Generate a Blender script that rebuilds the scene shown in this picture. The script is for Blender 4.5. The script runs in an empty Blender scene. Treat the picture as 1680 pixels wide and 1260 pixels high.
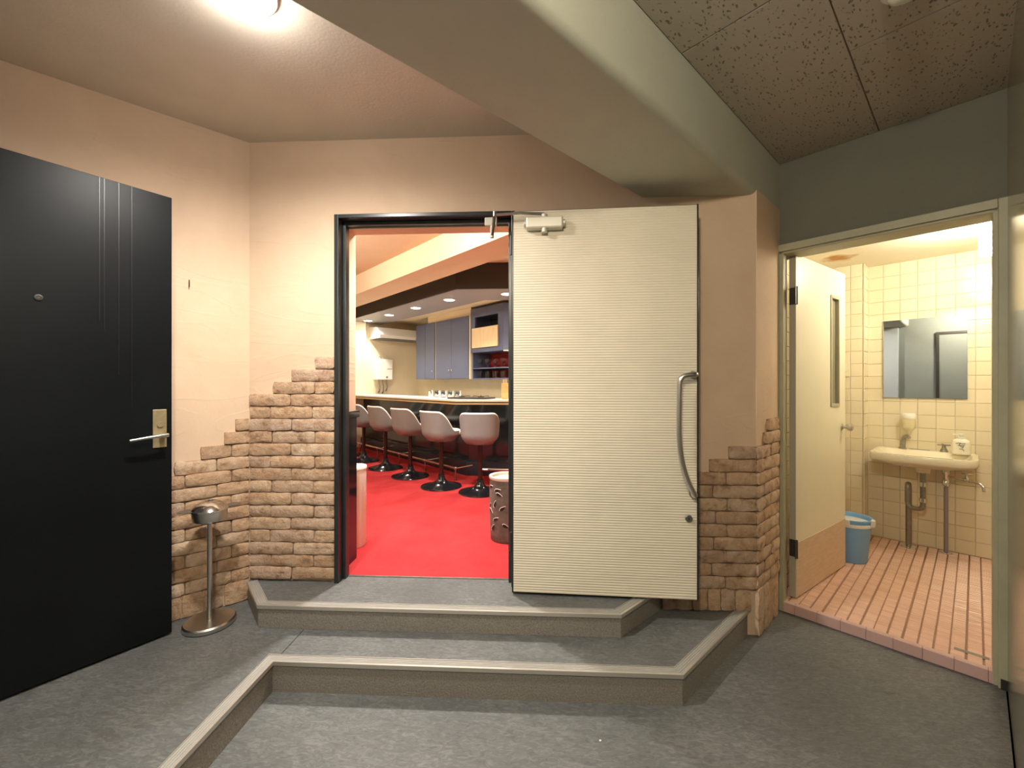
import bpy, bmesh, math, random
from mathutils import Vector, Matrix, noise

# ------------------------------------------------------------------ camera, world, exposure
scene = bpy.context.scene
COL = scene.collection
CAM_Z = 1.325
cam_data = bpy.data.cameras.new('camera')
cam_data.sensor_width = 36.0
cam_data.lens = 690.0 / 1680.0 * 36.0
cam_data.clip_start = 0.02
cam = bpy.data.objects.new('camera', cam_data)
cam.location = (0, 0, CAM_Z)
cam.rotation_euler = (math.radians(90), 0, math.radians(2.75))
COL.objects.link(cam)
scene.camera = cam

world = bpy.data.worlds.new('world')
world.use_nodes = True
world.node_tree.nodes['Background'].inputs[0].default_value = (0.9, 0.8, 0.7, 1)
world.node_tree.nodes['Background'].inputs[1].default_value = 0.0
scene.world = world
scene.view_settings.view_transform = 'Standard'
scene.view_settings.look = 'None'
scene.view_settings.gamma = 1
scene.view_settings.exposure = 1.0
scene.view_settings.use_curve_mapping = False
scene.cycles.max_bounces = 10
scene.cycles.diffuse_bounces = 5
scene.cycles.sample_clamp_indirect = 4.0
scene.cycles.caustics_reflective = False
scene.cycles.caustics_refractive = False

LOBBY_LAMP = 29.0      # emission strengths / watts of the lamps, real and added
CORRIDOR_W = 60.0
LOBBY_SPOT_W = 84.0
BAR_MAIN_W = 150.0
BAR_SIDE_W = 42.0
BAR_SPOT_W = 50.0
BATH_LAMP = 78.0

# ------------------------------------------------------------------ geometry constants (metres)
R2 = math.sqrt(0.5)
DIAG = math.radians(-45)            # local frame of the diagonal walls: local x = t, local y = s
P1, P2 = 0.128, 0.235               # heights of the two steps
YB, YB2 = 2.28, 2.585                # lobby face and bar face of the doorway wall
TL = -2.73                          # left wall plane
XC = TL / R2 + YB                   # lobby corner x
ZC1, ZC2 = 2.675, 2.619             # plaster ceiling and tiled ceiling
ZBEAM = 2.323
SB = 2.84                           # washroom front wall plane
TP = -0.775                         # pillar return plane
ZBAR = 2.70


def st(s, t):
    return ((s + t) * R2, (s - t) * R2)


# ------------------------------------------------------------------ materials
def new_mat(name):
    m = bpy.data.materials.new(name)
    m.use_nodes = True
    nt = m.node_tree
    return m, nt, nt.nodes['Principled BSDF']


def N(nt, kind, **kw):
    n = nt.nodes.new(kind)
    for k, v in kw.items():
        if k.startswith('i_'):
            key = k[2:].replace('_', ' ')
            n.inputs[key].default_value = v
        else:
            setattr(n, k, v)
    return n


def rgb(c):
    return (c[0], c[1], c[2], 1)


def hexc(r, g, b):
    def f(u):
        u /= 255.0
        return u / 12.92 if u <= 0.04045 else ((u + 0.055) / 1.055) ** 2.4
    return (f(r), f(g), f(b))


def ramp(nt, fac, stops):
    r = nt.nodes.new('ShaderNodeValToRGB')
    els = r.color_ramp.elements
    while len(els) < len(stops):
        els.new(0.5)
    for e, (p, c) in zip(els, stops):
        e.position = p
        e.color = rgb(c)
    nt.links.new(fac, r.inputs['Fac'])
    return r


def plain(name, col, rough=0.5, metal=0.0, var=0.0, scale=8.0, bump=0.0, bscale=60.0, **kw):
    """flat colour with optional cloudy variation and fine relief"""
    m, nt, b = new_mat(name)
    b.inputs['Base Color'].default_value = rgb(col)
    b.inputs['Roughness'].default_value = rough
    b.inputs['Metallic'].default_value = metal
    for k, v in kw.items():
        b.inputs[k.replace('_', ' ')].default_value = v
    tc = N(nt, 'ShaderNodeTexCoord')
    if var:
        n = N(nt, 'ShaderNodeTexNoise', i_Scale=scale, i_Detail=5.0, i_Roughness=0.6)
        nt.links.new(tc.outputs['Object'], n.inputs['Vector'])
        r = ramp(nt, n.outputs['Fac'], [(0.3, [max(0, c * (1 - var)) for c in col]), (0.7, [min(1, c * (1 + var)) for c in col])])
        nt.links.new(r.outputs['Color'], b.inputs['Base Color'])
    if bump:
        n2 = N(nt, 'ShaderNodeTexNoise', i_Scale=bscale, i_Detail=4.0)
        nt.links.new(tc.outputs['Object'], n2.inputs['Vector'])
        bp = N(nt, 'ShaderNodeBump', i_Strength=bump, i_Distance=0.01)
        nt.links.new(n2.outputs['Fac'], bp.inputs['Height'])
        nt.links.new(bp.outputs['Normal'], b.inputs['Normal'])
    return m


def emit(name, col, strength):
    m, nt, b = new_mat(name)
    b.inputs['Base Color'].default_value = rgb(col)
    b.inputs['Emission Color'].default_value = rgb(col)
    b.inputs['Emission Strength'].default_value = strength
    return m


def mat_plaster(name, c0, c1, bump=0.35):
    """trowelled plaster: broad cloudy tone, sweeping trowel ridges and fine grit"""
    m, nt, b = new_mat(name)
    tc = N(nt, 'ShaderNodeTexCoord')
    n = N(nt, 'ShaderNodeTexNoise', i_Scale=2.2, i_Detail=6.0, i_Roughness=0.6, i_Distortion=0.6)
    nt.links.new(tc.outputs['Object'], n.inputs['Vector'])
    r = ramp(nt, n.outputs['Fac'], [(0.3, c0), (0.7, c1)])
    nt.links.new(r.outputs['Color'], b.inputs['Base Color'])
    b.inputs['Roughness'].default_value = 0.85
    mp = N(nt, 'ShaderNodeMapping')
    mp.inputs['Scale'].default_value = (1.2, 1.2, 5.0)
    mp.inputs['Rotation'].default_value = (0.1, 0.12, 0)
    nt.links.new(tc.outputs['Object'], mp.inputs['Vector'])
    w = N(nt, 'ShaderNodeTexNoise', i_Scale=1.0, i_Detail=2.0, i_Distortion=1.4)
    nt.links.new(mp.outputs['Vector'], w.inputs['Vector'])
    rr = ramp(nt, w.outputs['Fac'], [(0.47, (0, 0, 0)), (0.5, (1, 1, 1)), (0.56, (0.35, 0.35, 0.35))])
    g = N(nt, 'ShaderNodeTexNoise', i_Scale=90.0, i_Detail=3.0)
    nt.links.new(tc.outputs['Object'], g.inputs['Vector'])
    b1 = N(nt, 'ShaderNodeBump', i_Strength=bump * 0.4, i_Distance=0.005)
    nt.links.new(rr.outputs['Color'], b1.inputs['Height'])
    b2 = N(nt, 'ShaderNodeBump', i_Strength=bump * 0.35, i_Distance=0.003)
    nt.links.new(g.outputs['Fac'], b2.inputs['Height'])
    nt.links.new(b1.outputs['Normal'], b2.inputs['Normal'])
    nt.links.new(b2.outputs['Normal'], b.inputs['Normal'])
    return m


def mat_vinyl_floor():
    m, nt, b = new_mat('slate_vinyl')
    tc = N(nt, 'ShaderNodeTexCoord')
    mp = N(nt, 'ShaderNodeMapping')
    mp.inputs['Scale'].default_value = (1.0, 2.6, 1.0)
    mp.inputs['Rotation'].default_value = (0, 0, 0.6)
    nt.links.new(tc.outputs['Object'], mp.inputs['Vector'])
    n = N(nt, 'ShaderNodeTexNoise', i_Scale=22.0, i_Detail=6.0, i_Roughness=0.65, i_Distortion=1.6)
    nt.links.new(mp.outputs['Vector'], n.inputs['Vector'])
    big = N(nt, 'ShaderNodeTexNoise', i_Scale=2.0, i_Detail=3.0)
    nt.links.new(tc.outputs['Object'], big.inputs['Vector'])
    mx = N(nt, 'ShaderNodeMix', data_type='FLOAT')
    mx.inputs[0].default_value = 0.35
    nt.links.new(n.outputs['Fac'], mx.inputs[2])
    nt.links.new(big.outputs['Fac'], mx.inputs[3])
    r = ramp(nt, mx.outputs[0], [(0.33, (0.066, 0.068, 0.066)), (0.5, (0.108, 0.110, 0.107)), (0.68, (0.190, 0.194, 0.188))])
    nt.links.new(r.outputs['Color'], b.inputs['Base Color'])
    b.inputs['Roughness'].default_value = 0.52
    b.inputs['Specular IOR Level'].default_value = 0.4
    bp = N(nt, 'ShaderNodeBump', i_Strength=0.4, i_Distance=0.004)
    nt.links.new(n.outputs['Fac'], bp.inputs['Height'])
    nt.links.new(bp.outputs['Normal'], b.inputs['Normal'])
    return m


def mat_brick():
    m, nt, b = new_mat('tan_brick_slip')
    tc = N(nt, 'ShaderNodeNewGeometry')
    oi = N(nt, 'ShaderNodeObjectInfo')
    base = ramp(nt, oi.outputs['Random'], [(0.0, hexc(200, 172, 146)), (0.2, hexc(220, 190, 160)), (0.4, hexc(208, 178, 150)), (0.6, hexc(232, 208, 182)), (0.8, hexc(204, 178, 158)), (1.0, hexc(220, 194, 172))])
    n = N(nt, 'ShaderNodeTexNoise', i_Scale=16.0, i_Detail=7.0, i_Roughness=0.7, i_Distortion=0.5)
    nt.links.new(tc.outputs['Position'], n.inputs['Vector'])
    r = ramp(nt, n.outputs['Fac'], [(0.28, hexc(128, 106, 92)), (0.44, hexc(224, 208, 194)), (0.7, (1, 1, 1))])
    mx = N(nt, 'ShaderNodeMix', data_type='RGBA', blend_type='MULTIPLY')
    mx.inputs[0].default_value = 0.95
    nt.links.new(base.outputs['Color'], mx.inputs[6])
    nt.links.new(r.outputs['Color'], mx.inputs[7])
    nt.links.new(mx.outputs[2], b.inputs['Base Color'])
    b.inputs['Roughness'].default_value = 0.9
    g = N(nt, 'ShaderNodeTexNoise', i_Scale=42.0, i_Detail=6.0, i_Roughness=0.7)
    nt.links.new(tc.outputs['Position'], g.inputs['Vector'])
    bp = N(nt, 'ShaderNodeBump', i_Strength=1.0, i_Distance=0.010)
    nt.links.new(g.outputs['Fac'], bp.inputs['Height'])
    nt.links.new(bp.outputs['Normal'], b.inputs['Normal'])
    return m


def mat_fissured():
    m, nt, b = new_mat('fissured_ceiling_board')
    tc = N(nt, 'ShaderNodeTexCoord')
    mp = N(nt, 'ShaderNodeMapping')
    mp.inputs['Scale'].default_value = (1.0, 0.45, 1.0)
    mp.inputs['Rotation'].default_value = (0, 0, 0.5)
    nt.links.new(tc.outputs['Object'], mp.inputs['Vector'])
    ds = N(nt, 'ShaderNodeTexNoise', i_Scale=30.0, i_Detail=2.0)
    nt.links.new(mp.outputs['Vector'], ds.inputs['Vector'])
    mv = N(nt, 'ShaderNodeMix', data_type='VECTOR')
    mv.inputs[0].default_value = 0.03
    nt.links.new(mp.outputs['Vector'], mv.inputs[4])
    nt.links.new(ds.outputs['Color'], mv.inputs[5])
    v = N(nt, 'ShaderNodeTexVoronoi', i_Scale=78.0, i_Randomness=1.0)
    nt.links.new(mv.outputs[1], v.inputs['Vector'])
    keep = N(nt, 'ShaderNodeTexNoise', i_Scale=22.0, i_Detail=3.0)
    nt.links.new(tc.outputs['Object'], keep.inputs['Vector'])
    kr = ramp(nt, keep.outputs['Fac'], [(0.36, (0, 0, 0)), (0.46, (1, 1, 1))])
    pr = ramp(nt, v.outputs['Distance'], [(0.16, (1, 1, 1)), (0.30, (0, 0, 0))])
    mul = N(nt, 'ShaderNodeMath', operation='MULTIPLY')
    nt.links.new(kr.outputs['Color'], mul.inputs[0])
    nt.links.new(pr.outputs['Color'], mul.inputs[1])
    c = ramp(nt, mul.outputs[0], [(0.0, (0.50, 0.445, 0.375)), (1.0, (0.25, 0.20, 0.155))])
    nt.links.new(c.outputs['Color'], b.inputs['Base Color'])
    b.inputs['Roughness'].default_value = 0.95
    inv = N(nt, 'ShaderNodeMath', operation='SUBTRACT')
    inv.inputs[0].default_value = 1.0
    nt.links.new(mul.outputs[0], inv.inputs[1])
    bp = N(nt, 'ShaderNodeBump', i_Strength=0.6, i_Distance=0.006)
    nt.links.new(inv.outputs[0], bp.inputs['Height'])
    nt.links.new(bp.outputs['Normal'], b.inputs['Normal'])
    return m


def mat_carpet():
    m, nt, b = new_mat('red_carpet')
    tc = N(nt, 'ShaderNodeTexCoord')
    n = N(nt, 'ShaderNodeTexNoise', i_Scale=3.0, i_Detail=5.0, i_Roughness=0.6)
    nt.links.new(tc.outputs['Object'], n.inputs['Vector'])
    r = ramp(nt, n.outputs['Fac'], [(0.3, (0.36, 0.026, 0.030)), (0.7, (0.43, 0.040, 0.044))])
    nt.links.new(r.outputs['Color'], b.inputs['Base Color'])
    b.inputs['Roughness'].default_value = 0.95
    b.inputs['Specular IOR Level'].default_value = 0.1
    g = N(nt, 'ShaderNodeTexNoise', i_Scale=260.0, i_Detail=2.0)
    nt.links.new(tc.outputs['Object'], g.inputs['Vector'])
    bp = N(nt, 'ShaderNodeBump', i_Strength=0.5, i_Distance=0.004)
    nt.links.new(g.outputs['Fac'], bp.inputs['Height'])
    nt.links.new(bp.outputs['Normal'], b.inputs['Normal'])
    return m


def mat_wood(name, c0, c1, rough=0.45, scale=(1, 1, 14)):
    m, nt, b = new_mat(name)
    tc = N(nt, 'ShaderNodeTexCoord')
    mp = N(nt, 'ShaderNodeMapping')
    mp.inputs['Scale'].default_value = scale
    nt.links.new(tc.outputs['Object'], mp.inputs['Vector'])
    n = N(nt, 'ShaderNodeTexNoise', i_Scale=4.0, i_Detail=6.0, i_Distortion=0.8)
    nt.links.new(mp.outputs['Vector'], n.inputs['Vector'])
    r = ramp(nt, n.outputs['Fac'], [(0.3, c0), (0.7, c1)])
    nt.links.new(r.outputs['Color'], b.inputs['Base Color'])
    b.inputs['Roughness'].default_value = rough
    return m


def mat_random_tile(name, c0, c1, rough):
    m, nt, b = new_mat(name)
    oi = N(nt, 'ShaderNodeObjectInfo')
    geo = N(nt, 'ShaderNodeNewGeometry')
    ad = N(nt, 'ShaderNodeMath', operation='ADD')
    nt.links.new(oi.outputs['Random'], ad.inputs[0])
    nt.links.new(geo.outputs['Random Per Island'], ad.inputs[1])
    fr = N(nt, 'ShaderNodeMath', operation='FRACT')
    nt.links.new(ad.outputs[0], fr.inputs[0])
    r = ramp(nt, fr.outputs[0], [(0.0, c0), (1.0, c1)])
    nt.links.new(r.outputs['Color'], b.inputs['Base Color'])
    b.inputs['Roughness'].default_value = rough
    tc = N(nt, 'ShaderNodeTexCoord')
    g = N(nt, 'ShaderNodeTexNoise', i_Scale=9.0, i_Detail=2.0)
    nt.links.new(tc.outputs['Object'], g.inputs['Vector'])
    bp = N(nt, 'ShaderNodeBump', i_Strength=0.06, i_Distance=0.01)
    nt.links.new(g.outputs['Fac'], bp.inputs['Height'])
    nt.links.new(bp.outputs['Normal'], b.inputs['Normal'])
    return m


def mat_bath_ceiling():
    """painted ceiling with two brown water stains beside the column"""
    m, nt, b = new_mat('stained_ceiling_paint')
    tc = N(nt, 'ShaderNodeTexCoord')
    mp = N(nt, 'ShaderNodeMapping')
    mp.inputs['Location'].default_value = (0.73, -4.10, 0)
    nt.links.new(tc.outputs['Object'], mp.inputs['Vector'])
    ln = N(nt, 'ShaderNodeVectorMath', operation='LENGTH')
    ns = N(nt, 'ShaderNodeTexNoise', i_Scale=9.0, i_Detail=5.0)
    nt.links.new(tc.outputs['Object'], ns.inputs['Vector'])
    sx = N(nt, 'ShaderNodeSeparateXYZ')
    nt.links.new(mp.outputs['Vector'], sx.inputs['Vector'])
    cx = N(nt, 'ShaderNodeCombineXYZ')
    nt.links.new(sx.outputs['X'], cx.inputs['X'])
    nt.links.new(sx.outputs['Y'], cx.inputs['Y'])
    nt.links.new(cx.outputs['Vector'], ln.inputs[0])
    ad = N(nt, 'ShaderNodeMath', operation='MULTIPLY_ADD')
    nt.links.new(ns.outputs['Fac'], ad.inputs[0])
    ad.inputs[1].default_value = 0.25
    nt.links.new(ln.outputs['Value'], ad.inputs[2])
    r = ramp(nt, ad.outputs[0], [(0.17, (0.46, 0.22, 0.06)), (0.25, (0.74, 0.68, 0.52))])
    nt.links.new(r.outputs['Color'], b.inputs['Base Color'])
    b.inputs['Roughness'].default_value = 0.7
    return m


M = {}
M['plaster'] = mat_plaster('peach_plaster', (0.66, 0.470, 0.325), (0.75, 0.550, 0.395))
M['ceil_plaster'] = plain('ceiling_paint', (0.67, 0.605, 0.51), 0.9, var=0.05, scale=3, bump=0.1, bscale=80)
M['beam'] = plain('beam_paint', (0.49, 0.485, 0.40), 0.75, var=0.04, scale=3, bump=0.08, bscale=50)
M['bathwall'] = plain('grey_green_paint', (0.155, 0.150, 0.115), 0.7, var=0.06, scale=4, bump=0.1, bscale=60)
M['gloss_wall'] = plain('glossy_olive_paint', (0.20, 0.19, 0.14), 0.16, var=0.05, scale=4)
M['corridor'] = plain('corridor_paint', (0.21, 0.225, 0.205), 0.7, var=0.05, scale=3, bump=0.08)
M['column'] = plain('pale_corridor_paint', (0.40, 0.43, 0.44), 0.7, var=0.04, scale=3)
M['fissured'] = mat_fissured()
M['joint'] = plain('ceiling_joint', (0.26, 0.16, 0.12), 0.9)
M['vinyl'] = mat_vinyl_floor()
M['riser'] = plain('riser_vinyl', (0.25, 0.225, 0.195), 0.6, var=0.3, scale=150, bump=0.3, bscale=120)
M['nosing'] = plain('nosing_rubber', (0.31, 0.298, 0.27), 0.5, var=0.06, scale=14)
M['nose_metal'] = plain('nosing_aluminium', (0.62, 0.58, 0.52), 0.35, 0.7)
M['brick'] = mat_brick()
M['mortar'] = plain('brown_mortar', (0.26, 0.175, 0.115), 0.95, var=0.2, scale=30)  # darker brown: the shade in the brick joints is put into the colour
M['black_door'] = plain('black_lacquer', (0.005, 0.006, 0.007), 0.38, var=0.2, scale=2.5, bump=0.02, bscale=20, Specular_IOR_Level=0.17)
M['black_groove'] = plain('black_groove', (0.004, 0.004, 0.005), 0.35)
M['black_frame'] = plain('dark_steel_paint', (0.022, 0.026, 0.028), 0.32, var=0.2, scale=10)
M['rib'] = plain('cream_ribbed_vinyl', (0.78, 0.69, 0.545), 0.6, var=0.06, scale=2.2)
M['steel'] = plain('brushed_steel', (0.60, 0.575, 0.53), 0.28, 1.0)
M['chrome'] = plain('chrome', (0.75, 0.74, 0.72), 0.12, 1.0)
M['dull_metal'] = plain('aged_chrome', (0.32, 0.31, 0.28), 0.35, 0.9, var=0.2, scale=30)
M['closer'] = plain('closer_silver', (0.60, 0.56, 0.47), 0.45, 0.3)
M['brass'] = plain('old_brass', (0.46, 0.37, 0.22), 0.4, 0.6, var=0.2, scale=30)
M['dark_iron'] = plain('dark_iron', (0.05, 0.045, 0.04), 0.5, 0.5)
M['carpet'] = mat_carpet()
M['bar_wall'] = plain('bar_peach_paint', (0.70, 0.55, 0.37), 0.8, var=0.04, scale=3, bump=0.1)
M['bar_cream'] = plain('bar_cream_wall', (0.74, 0.655, 0.47), 0.7, var=0.04, scale=3)
M['bar_reveal'] = plain('door_reveal_paint', (0.50, 0.33, 0.22), 0.7)
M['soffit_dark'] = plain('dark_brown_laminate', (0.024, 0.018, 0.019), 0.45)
M['soffit_grey'] = plain('grey_soffit_board', (0.27, 0.26, 0.27), 0.5)  # lighter than the fascia: bounce light off the counter put into the colour
M['navy'] = plain('navy_laminate', (0.095, 0.115, 0.19), 0.42, var=0.06, scale=2)
M['cream_strip'] = plain('cream_edging', (0.70, 0.60, 0.40), 0.5)
M['gloss_black'] = plain('black_gloss_laminate', (0.010, 0.013, 0.015), 0.10)
M['plinth'] = plain('blue_black_plinth', (0.012, 0.020, 0.028), 0.3)
M['counter_top'] = plain('pale_counter_laminate', (0.82, 0.77, 0.66), 0.3)
M['gold_edge'] = plain('gold_edge_trim', (0.50, 0.36, 0.16), 0.4, 0.3)
M['vinyl_white'] = plain('taupe_white_upholstery', (0.20, 0.217, 0.21), 0.5, var=0.05, scale=6, bump=0.05, bscale=120)
M['piping'] = plain('white_piping', (0.85, 0.85, 0.82), 0.4)
M['stool_pole'] = plain('dark_brown_steel', (0.03, 0.013, 0.010), 0.25, 0.3)
M['stool_base'] = plain('black_enamel', (0.007, 0.008, 0.011), 0.12)
M['copper'] = plain('copper_rail', (0.42, 0.26, 0.20), 0.25, 0.9)
M['ceramic'] = plain('brown_ceramic', (0.115, 0.10, 0.082), 0.6, var=0.3, scale=12, bump=0.4, bscale=30)
M['ceramic_rim'] = plain('pale_ceramic_rim', (0.62, 0.56, 0.47), 0.4)
M['ceramic_dark'] = plain('dark_ceramic_hole', (0.012, 0.009, 0.007), 0.8)
M['white_plastic'] = plain('white_plastic', (0.80, 0.78, 0.72), 0.35)
M['white_enamel'] = plain('white_enamel', (0.84, 0.83, 0.76), 0.3)
M['grey_vent'] = plain('grey_grille', (0.10, 0.10, 0.10), 0.5)
M['red_back'] = plain('red_shelf_back', (0.42, 0.035, 0.03), 0.5)
M['wood'] = mat_wood('light_wood', (0.62, 0.34, 0.12), (0.78, 0.50, 0.22))
M['pale_wood'] = mat_wood('pale_plywood', (0.76, 0.58, 0.32), (0.84, 0.68, 0.42), scale=(14, 1, 1))
M['dark_hole'] = plain('dark_recess', (0.012, 0.011, 0.010), 0.6)
M['tile'] = mat_random_tile('cream_wall_tile', (0.775, 0.690, 0.490), (0.815, 0.735, 0.540), 0.14)
M['grout'] = plain('tan_grout', (0.60, 0.505, 0.325), 0.9)
M['floor_tile'] = mat_random_tile('pink_mosaic_tile', (0.74, 0.465, 0.355), (0.83, 0.55, 0.43), 0.22)
M['floor_grout'] = plain('brown_grout', (0.33, 0.18, 0.12), 0.85)
M['sill_tile'] = mat_random_tile('mauve_sill_tile', (0.58, 0.37, 0.335), (0.63, 0.41, 0.37), 0.4)
M['bath_ceiling'] = mat_bath_ceiling()
M['frame_paint'] = plain('olive_cream_frame', (0.40, 0.375, 0.26), 0.45, var=0.08, scale=6)
M['bath_door'] = plain('cream_door_paint', (0.80, 0.75, 0.57), 0.35, var=0.03, scale=3)
M['door_edge'] = plain('grey_door_edge', (0.42, 0.37, 0.28), 0.5)
M['kick'] = mat_wood('worn_kick_panel', (0.60, 0.44, 0.30), (0.70, 0.53, 0.37), 0.5, scale=(3, 3, 18))
M['sink'] = plain('ivory_porcelain', (0.80, 0.74, 0.58), 0.12)
M['pipe_lilac'] = plain('lilac_grey_pipe', (0.34, 0.30, 0.34), 0.4, 0.4)
M['blue'] = plain('blue_plastic', (0.21, 0.43, 0.76), 0.4)
M['rag'] = plain('yellow_rag', (0.60, 0.50, 0.12), 0.9, var=0.2, scale=20)
M['stick'] = plain('grey_stick', (0.25, 0.22, 0.18), 0.6)
M['pump_white'] = plain('soap_bottle_plastic', (0.82, 0.78, 0.66), 0.3)
M['ink'] = plain('dark_print', (0.03, 0.03, 0.03), 0.6)
M['dispenser'] = plain('translucent_dispenser', (0.80, 0.72, 0.50), 0.25)
m, nt, b = new_mat('mirror_glass')
b.inputs['Base Color'].default_value = (0.80, 0.82, 0.82, 1)
b.inputs['Metallic'].default_value = 1.0
b.inputs['Roughness'].default_value = 0.015
M['mirror'] = m
m, nt, b = new_mat('clear_glass')
b.inputs['Base Color'].default_value = (0.93, 0.96, 0.96, 1)
b.inputs['Roughness'].default_value = 0.02
b.inputs['Transmission Weight'].default_value = 1.0
b.inputs['IOR'].default_value = 1.3
M['glass'] = m
m, nt, b = new_mat('frosted_pane')
b.inputs['Base Color'].default_value = (0.30, 0.27, 0.18, 1)
b.inputs['Roughness'].default_value = 0.25
M['pane'] = m
M['lobby_lamp'] = emit('lobby_lamp_glow', (1.0, 0.95, 0.88), LOBBY_LAMP)
M['corr_lamp'] = emit('corridor_lamp_glow', (1.0, 0.90, 0.74), 3.0)
M['bar_lamp'] = emit('downlight_glow', (1.0, 0.93, 0.82), 14.0)
M['bath_lamp'] = emit('washroom_lamp_glow', (1.0, 0.93, 0.80), BATH_LAMP)
M['tube_glow'] = emit('under_cabinet_tube', (1.0, 0.90, 0.68), 4.0)


# ------------------------------------------------------------------ mesh builder
class MB:
    def __init__(self):
        self.v, self.f = [], []

    def _add(self, vs, fs):
        n = len(self.v)
        self.v += [tuple(p) for p in vs]
        self.f += [[i + n for i in q] for q in fs]
        return self

    def box(self, x0, x1, y0, y1, z0, z1):
        vs = [(x, y, z) for z in (z0, z1) for y in (y0, y1) for x in (x0, x1)]
        return self._add(vs, [(0, 2, 3, 1), (4, 5, 7, 6), (0, 1, 5, 4), (2, 6, 7, 3), (0, 4, 6, 2), (1, 3, 7, 5)])

    def prism(self, poly, z0, z1):
        n = len(poly)
        a = sum(poly[i][0] * poly[(i + 1) % n][1] - poly[(i + 1) % n][0] * poly[i][1] for i in range(n))
        if a < 0:
            poly = poly[::-1]
        vs = [(x, y, z0) for x, y in poly] + [(x, y, z1) for x, y in poly]
        fs = [list(range(n))[::-1], list(range(n, 2 * n))] + [(i, (i + 1) % n, (i + 1) % n + n, i + n) for i in range(n)]
        return self._add(vs, fs)

    def lathe(self, prof, c=(0, 0, 0), seg=28, sx=1.0, sy=1.0):
        """prof: list of (radius, z) from bottom outwards and up"""
        vs, fs = [], []
        k = len(prof)
        for i in range(seg):
            a = 2 * math.pi * i / seg
            for r, z in prof:
                vs.append((c[0] + r * math.cos(a) * sx, c[1] + r * math.sin(a) * sy, c[2] + z))
        for i in range(seg):
            j = (i + 1) % seg
            for q in range(k - 1):
                fs.append((i * k + q, j * k + q, j * k + q + 1, i * k + q + 1))
        if prof[0][0] > 1e-6:
            fs.append([i * k for i in range(seg)][::-1])
        if prof[-1][0] > 1e-6:
            fs.append([i * k + k - 1 for i in range(seg)])
        return self._add(vs, fs)

    def cyl(self, p0, p1, r, seg=14, r1=None):
        return self.tube([p0, p1], r, seg, r1)

    def tube(self, pts, r, seg=12, r1=None, closed=False):
        pts = [Vector(p) for p in pts]
        n = len(pts)
        vs, fs = [], []
        up = None
        for i, p in enumerate(pts):
            if closed:
                d = pts[(i + 1) % n] - pts[i - 1]
            else:
                d = pts[min(i + 1, n - 1)] - pts[max(i - 1, 0)]
            d.normalize()
            if up is None:
                up = Vector((0, 0, 1)) if abs(d.z) < 0.9 else Vector((1, 0, 0))
            x = d.cross(up)
            if x.length < 1e-5:
                x = d.orthogonal()
            x.normalize()
            y = d.cross(x).normalized()
            up = -y if False else up
            rr = r if r1 is None else r + (r1 - r) * i / max(1, n - 1)
            if i and not closed:
                # keep the frame from flipping
                if x.dot(px) < 0:
                    x, y = -x, -y
            px = x.copy()
            for k in range(seg):
                a = 2 * math.pi * k / seg
                vs.append(p + x * (math.cos(a) * rr) + y * (math.sin(a) * rr))
        for i in range(n if closed else n - 1):
            j = (i + 1) % n
            for k in range(seg):
                l = (k + 1) % seg
                fs.append((i * seg + k, i * seg + l, j * seg + l, j * seg + k))
        if not closed:
            fs.append(list(range(seg))[::-1])
            fs.append(list(range((n - 1) * seg, n * seg)))
        return self._add(vs, fs)

    def rings(self, rings, cap0=True, cap1=True):
        """loft closed rings of equal count"""
        k = len(rings[0])
        vs = [p for r in rings for p in r]
        fs = []
        for i in range(len(rings) - 1):
            for q in range(k):
                w = (q + 1) % k
                fs.append((i * k + q, i * k + w, (i + 1) * k + w, (i + 1) * k + q))
        if cap0:
            fs.append(list(range(k))[::-1])
        if cap1:
            fs.append(list(range((len(rings) - 1) * k, len(rings) * k)))
        return self._add(vs, fs)

    def mesh(self, name, smooth=None, fix=True):
        me = bpy.data.meshes.new(name)
        me.from_pydata(self.v, [], self.f)
        if fix:
            bm = bmesh.new()
            bm.from_mesh(me)
            bmesh.ops.recalc_face_normals(bm, faces=bm.faces)
            bm.to_mesh(me)
            bm.free()
        if smooth:
            for p in me.polygons:
                p.use_smooth = True
            me.set_sharp_from_angle(angle=math.radians(smooth))
        me.update()
        return me

    def build(self, name, mat, parent=None, loc=(0, 0, 0), rz=0.0, smooth=None, bevel=0.0, seg=2, fix=True):
        o = link(name, self.mesh(name, smooth, fix), mat, parent, loc, rz)
        if bevel:
            md = o.modifiers.new('bevel', 'BEVEL')
            md.width = bevel
            md.segments = seg
            md.limit_method = 'ANGLE'
            md.angle_limit = math.radians(40)
        return o


def link(name, me, mat, parent=None, loc=(0, 0, 0), rz=0.0):
    o = bpy.data.objects.new(name, me)
    if mat is not None and not me.materials:
        me.materials.append(M[mat] if isinstance(mat, str) else mat)
    COL.objects.link(o)
    o.location = loc
    o.rotation_euler = (0, 0, rz)
    if parent is not None:
        o.parent = parent
    return o


def tag(o, label, cat=None, group=None, kind=None):
    o['label'] = label
    if cat:
        o['category'] = cat
    if group:
        o['group'] = group
    if kind:
        o['kind'] = kind
    return o


def thing(name, label, cat, loc=(0, 0, 0), rz=0.0, group=None, kind=None):
    o = bpy.data.objects.new(name, None)
    o.empty_display_size = 0.1
    COL.objects.link(o)
    o.location = loc
    o.rotation_euler = (0, 0, rz)
    return tag(o, label, cat, group, kind)


def copy_thing(src, loc, rz, label):
    r = src.copy()
    COL.objects.link(r)
    r.location = loc
    r.rotation_euler = (0, 0, rz)
    r['label'] = label
    for ch in list(src.children):
        c = ch.copy()
        COL.objects.link(c)
        c.parent = r
        for g in list(ch.children):
            d = g.copy()
            COL.objects.link(d)
            d.parent = c
    return r


def structure(o, label):
    return tag(o, label, kind='structure')


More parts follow.
